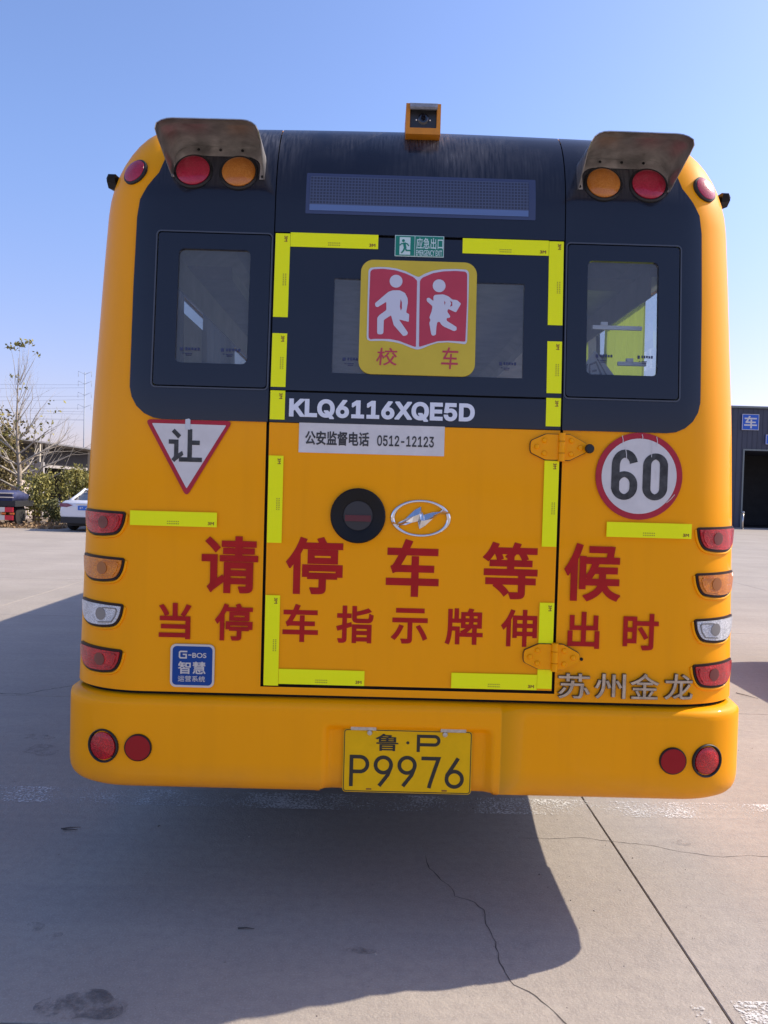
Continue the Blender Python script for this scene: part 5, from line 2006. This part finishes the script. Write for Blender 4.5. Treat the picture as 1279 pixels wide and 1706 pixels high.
shrub(-12.55, 25.3, 2.25, 0.50, MAT['leaf_a'], 'tall narrow yellow-green shrub right beside the bare tree trunk', 1700, 2, 0.13)
shrub(-11.55, 26.3, 2.15, 0.62, MAT['leaf_a'], 'bright yellow-green shrub standing midway between trunk and white car', 2000, 3, 0.13)
shrub(-10.85, 28.2, 2.5, 0.75, MAT['leaf_b'], 'dull green shrub rising behind the white car', 2000, 4, 0.14)
shrub(-11.6, 24.6, 0.95, 0.70, MAT['leaf_b'], 'low green weeds in front of the yellow-green shrub by the car', 1500, 5, 0.10)
shrub(-13.0, 24.5, 0.80, 0.75, MAT['leaf_c'], 'low olive undergrowth at the foot of the tree', 1500, 6, 0.10)
shrub(-15.6, 28.6, 4.3, 1.45, MAT['leaf_c'], 'tall olive bush behind the bare tree and trailer', 2800, 7, 0.16)
shrub(-13.0, 30.5, 2.4, 1.0, MAT['leaf_b'], 'dark green bush under the shed eave behind the trunk', 1300, 8, 0.11)
tb = MB()
leaf_b = tb.v
V, F = loft([(0, .20, .25, .55), (0.12, .25, .12, .66), (0.3, .25, .10, .70), (0.45, .18, .15, .5)], lambda y, hw, zb, zt: [(hw, y, zb), (hw * .9, y, (zb + zt) / 2), (hw * .3, y, zt), (-hw * .5, y, zt * .94), (-hw, y, zb + .1)])
bl_ = mesh_obj('blue_bundle', V, F, MAT['tarp'], None, True)
bl_.location = (-11.95, 25.3, 0.30)
tag(bl_, 'dark blue tarpaulin bundle caught among the shrubs', 'bundle')


# bare plane tree
def grow(mb, p, d, ln, r, depth, rg, tips):
    pts, rad = [p], [r]
    q = p.copy()
    dd = d.copy()
    n_ = 4
    for k in range(n_):
        dd = (dd + Vector((rg.uniform(-1, 1), rg.uniform(-1, 1), rg.uniform(-0.3, 0.9))) * 0.12).normalized()
        q = q + dd * ln / n_
        pts.append(q.copy())
        rad.append(r * (1 - 0.55 * (k + 1) / n_))
    mb.tube([tuple(v) for v in pts], rad, 6 if r > 0.02 else 4, False)
    if depth == 0:
        tips.append(q)
        return
    for k in range(rg.choice((2, 3, 3))):
        a = Matrix.Rotation(rg.uniform(0, 6.28), 3, dd)
        side = a @ dd.orthogonal().normalized()
        nd = (dd * rg.uniform(0.6, 1.0) + side * rg.uniform(0.35, 0.75) + Vector((0, 0, 0.18))).normalized()
        i = rg.choice((2, 3, 4))
        grow(mb, pts[i].copy(), nd, ln * rg.uniform(0.55, 0.8), rad[i] * 0.62, depth - 1, rg, tips)


tx, ty = -13.62, 26.3
tree = empty('bare_tree', (tx, ty, 0))
tag(tree, 'thin bare tree with pale trunk and a few leaves left at its tip', 'tree')
tr_ = MB()
tr_.tube([(0.05, 0, -0.05), (0.0, 0, 0.5), (-0.02, 0, 1.2), (-0.03, 0, 2.0), (-0.12, 0, 2.9), (-0.16, 0, 3.9), (-0.14, 0, 5.0), (-0.13, 0, 6.2)],
         [0.15, 0.115, 0.095, 0.078, 0.058, 0.038, 0.022, 0.008], 10)
tr_.build('trunk', MAT['bark'], tree)
rg = random.Random(23)
bm_, tips = MB(), []
for z0_, n_b, ln, r_b, up in ((1.3, 3, 1.5, .040, .30), (1.8, 4, 1.7, .042, .30), (2.2, 4, 1.6, .036, .35), (2.6, 3, 1.5, .034, .6), (3.1, 4, 1.4, .026, .8), (3.8, 4, 1.3, .020, 1.3), (4.5, 3, 1.1, .014, 1.7), (5.2, 3, 0.9, .010, 2.0)):
    for k in range(n_b):
        t = rg.uniform(0, 6.28)
        if k == 0:
            t = rg.uniform(-0.5, 0.5)
        d = Vector((math.cos(t), math.sin(t) * .6, up)).normalized()
        grow(bm_, Vector((-0.05 - 0.02 * z0_, 0, z0_)), d, ln * rg.uniform(0.8, 1.2), r_b, 2, rg, tips)
bm_.build('branches', MAT['twig'], tree)
lf = MB()
pts = []
for cx_, cz_, n_ in ((-0.42, 6.62, 26), (-0.10, 6.72, 30), (0.28, 6.80, 18), (0.55, 6.35, 7), (-0.3, 5.5, 12), (0.15, 5.1, 8), (0.9, 3.7, 14), (1.1, 4.3, 12), (-0.9, 3.9, 26), (-0.7, 3.2, 50), (0.55, 3.35, 14), (-0.4, 2.9, 36)):
    for _ in range(n_):
        pts.append(Vector((cx_ + rg.gauss(0, 0.11 if cz_ > 5 else 0.24), rg.gauss(0, 0.1), cz_ + rg.gauss(0, 0.06 if cz_ > 5 else 0.22))))
leaf_cards(lf, pts, 0.15, rg)
for cx_, cz_ in ((-0.42, 6.6), (-0.10, 6.7), (0.28, 6.78), (0.55, 6.35)):
    bm2 = MB().tube([(-0.13 + cx_ * .15, 0, 5.2), (cx_ * 0.7, 0, 6.0), (cx_, 0, cz_)], [0.012, 0.009, 0.004], 4)
    bm2.build('shoot', MAT['twig'], tree)
lf.build('leaves', MAT['leaf_a'], tree)

# ------------------------------------------------------------------ open shed on the left
sh = empty('open_shed', (-16.0, 40.0, 0))
tag(sh, 'long low open shed with a dark roof behind the bushes on the left', 'shed')
EH = 3.45
MB().add([(0.35, -16, EH), (0.35, 34, EH), (-9, 34, EH - 0.25), (-9, -16, EH - 0.25), (0.35, -16, EH - .07), (0.35, 34, EH - .07), (-9, 34, EH - 0.32), (-9, -16, EH - 0.32)],
         [(0, 1, 2, 3), (7, 6, 5, 4), (0, 4, 5, 1), (0, 3, 7, 4), (1, 5, 6, 2)]).build('roof', MAT['shed_roof'], sh)
MB().box(-0.75, -0.67, -15.9, 33.9, EH - 1.02, EH - 0.13).build('fascia', MAT['shed_dark'], sh)
MB().box(-0.80, -0.62, -15.9, 33.9, EH - 1.16, EH - 1.022).build('eave_beam', MAT['shed_wall'], sh)
for y in (-7.2, -1.0, 5.2, 11.4, 17.6, 23.8, 30):
    MB().box(0.13, 0.27, y - 0.07, y + 0.07, 0, EH - 0.08).build('post', MAT['shed_post'], sh)
MB().box(-9.1, -9.0, -16, 34, 0, EH - 0.40).build('back_wall', MAT['shed_dark'], sh)
MB().box(-9.0, 0.0, 33.9, 34.0, 0, EH - 0.5).build('end_wall', MAT['shed_dark'], sh)
wl = empty('plaster_shelter', (-15.6, 29.5, 0))
tag(wl, 'low plastered shelter with an arched top and grey sheet lid behind the trailer', 'shelter')
arch = ring([(-2.4, 0), (0.55, 0), (0.55, 1.2)] + [(-0.9 + 1.45 * math.cos(R(a)), 1.2 + 0.55 * math.sin(R(a))) for a in range(10, 181, 10)] + [(-2.4, 1.2)])
ARC = lambda s, z, off=0.0: np.stack([np.asarray(s, float), np.zeros(len(s)) - off, np.asarray(z, float)], 1)
applied('wall', [arch], MAT['pale_wall'], wl, 0.0, 1.5, None, ARC)
MB().box(-2.5, 0.75, 1.6, 1.75, 0, 2.45).build('screen_wall', MAT['shed_wall'], wl)
for q_ in range(12):
    MB().box(-2.45 + 0.26 * q_, -2.25 + 0.26 * q_, 1.56, 1.595, 1.95, 2.40).build('slat', MAT['shed_wall'], wl)

# ------------------------------------------------------------------ power line
def pylon_at(x, y, h, label):
    r_ = empty('power_pole', (x, y, 0))
    tag(r_, label, 'power pole', 'poles of the overhead power line')
    MB().tube([(0, 0, 0), (0, 0, h)], [0.15, 0.08], 10).build('mast', MAT['pole'], r_)
    for k, z in enumerate((h - 0.1, h - 2.0, h - 4.2, h - 6.6)):
        for sg in (-1, 1):
            MB().tube([(0, 0, z - 0.35), (sg * 1.3, 0, z + 0.25)], [0.045, 0.03], 6).build('cross_arm', MAT['pole'], r_)
            MB().tube([(sg * 1.3, 0, z + 0.2), (sg * 1.3, 0, z - 0.8)], 0.045, 6).build('insulator', MAT['pole'], r_)
    return r_


px_, py_ = on_plane(139.5, 745, 150)[0], 150.0
hp = on_plane(139.5, 620, 150)[1]
pylon_at(px_, py_, hp, 'slim grey power pole standing far off just left of the bus')
pylon_at(px_ - 120, py_ - 6, hp - 1, 'slim grey power pole outside the left edge, end of the wires')
wi = empty('power_lines', (px_, py_, 0))
tag(wi, 'thin overhead wires running left from the slim power pole', 'wires')
for z_, dz in ((641, -1.0), (646, -1.6), (660, -1.6), (666, -1.8), (680, -1.4), (686, -.3), (690, 0.0), (699, 0.2), (700.5, 0.3)):
    zz = on_plane(139.5, z_, 150)[1]
    pts = []
    for k in range(17):
        t = k / 16
        pts.append((-120 * t, -6 * t, zz + dz * 2.2 * t - 2.0 * 4 * t * (1 - t) * 0.25))
    MB().tube(pts, 0.024, 4, False).build('wire', MAT['wire'], wi)
pts = [(130 * k / 12, -6 * k / 12, on_plane(139.5, 670, 150)[1] - 1.5 * math.sin(math.pi * k / 12)) for k in range(13)]

# ------------------------------------------------------------------ dark workshop on the right
BY = 43.0
lx = 13.5
ztop = on_plane(1255, 680.5, BY)[1]
xo, _ = on_plane(1237.5, 800, BY)
zo = on_plane(1255, 751, BY)[1]
wk = empty('workshop_building', (lx, BY, 0))
tag(wk, 'dark blue-grey workshop hall with a wide open bay right of the bus', 'building')
RX = 60.0
ox1 = xo + 6.2
MB().box(0, xo - lx, 0, 18, 0, ztop).build('wall', MAT['clad'], wk)
MB().box(xo - lx + 0.002, ox1 - lx, 0, 18, zo, ztop).build('wall', MAT['clad'], wk)
MB().box(ox1 - lx + 0.002, RX - lx, 0, 18, 0, ztop).build('wall', MAT['clad'], wk)
MB().box(-0.15, RX - lx + 0.15, -0.15, 18.1, ztop + 0.002, ztop + 0.12).build('roof', MAT['galv'], wk)
cl_ = MB()
for k in range(150):
    x = 0.15 + 0.3 * k
    if x < RX - lx:
        zb_ = zo + 0.1 if xo - lx - 0.1 < x < ox1 - lx + 0.1 else 0.02
        cl_.box(x, x + 0.04, -0.02, -0.001, zb_, ztop - 0.02)
cb_ = cl_.build('cladding_ribs', MAT['clad'], wk)
cb_['kind'] = 'stuff'
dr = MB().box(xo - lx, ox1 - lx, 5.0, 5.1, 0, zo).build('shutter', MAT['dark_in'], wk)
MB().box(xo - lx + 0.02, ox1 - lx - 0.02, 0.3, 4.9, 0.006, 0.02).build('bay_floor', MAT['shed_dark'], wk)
fr_ = MB()
fr_.box(xo - lx - 0.09, xo - lx, -0.06, -0.021, 0, zo + 0.09)
fr_.box(xo - lx + 0.001, ox1 - lx + 0.09, -0.06, -0.021, zo, zo + 0.09)
fr_.build('bay_frame', MAT['galv'], wk)


def wall_sign(x0, y0, x1, y1, ch, label):
    xa, _ = on_plane(x0, (y0 + y1) / 2, BY - 0.1)
    xb, _ = on_plane(x1, (y0 + y1) / 2, BY - 0.1)
    zb_ = on_plane((x0 + x1) / 2, y1, BY - 0.1)[1]
    zt_ = on_plane((x0 + x1) / 2, y0, BY - 0.1)[1]
    s_ = MB().box(xa, xb, BY - 0.10, BY - 0.021, zb_, zt_).build('wall_sign', MAT['blue_sign'])
    tag(s_, label, 'sign')
    FL = lambda s, z, off=0.0: np.stack([np.asarray(s, float), np.full(len(s), BY - 0.101) - off, np.asarray(z, float)], 1)
    w_ = xb - xa
    applied('sign_border', [rect(xa, xb, zb_, zt_), hole(rect(xa + .03 * w_, xb - .03 * w_, zb_ + .03 * w_, zt_ - .03 * w_))], MAT['sign_white'], s_, 0.004, 0, None, FL)
    if ch:
        applied('sign_character', glyphs(ch, xa + w_ * .12, xb - w_ * .12, zb_ + w_ * .10, zt_ - w_ * .10, bold=0.022), MAT['sign_white'], s_, 0.006, 0, None, FL)


wall_sign(1236, 690, 1264, 716.5, '车', 'square blue wall sign with one white character above the workshop bay')
wall_sign(1275.5, 724.5, 1302, 740.5, None, 'blue wall sign cut by the right edge, lower than the square one')
bx_, by_ = ground_at(1236.2, 882)
pb = empty('steel_bollard', (bx_, by_, 0))
tag(pb, 'thin shiny steel post with a ball top before the workshop bay', 'bollard')
MB().tube([(0, 0, 0), (0, 0, 0.90)], 0.055, 14).build('post', MAT['chrome_worn'], pb)
MB().lathe([(0.0, 0.86), (0.07, 0.89), (0.095, 0.95), (0.07, 1.01), (0.0, 1.04)], (0, 0, 0), 'Z', 16).build('ball_top', MAT['chrome_worn'], pb, True)
MB().lathe([(0.10, 0.0), (0.10, 0.02), (0.06, 0.025)], (0, 0, 0), 'Z', 16).build('base_ring', MAT['chrome_worn'], pb, True)
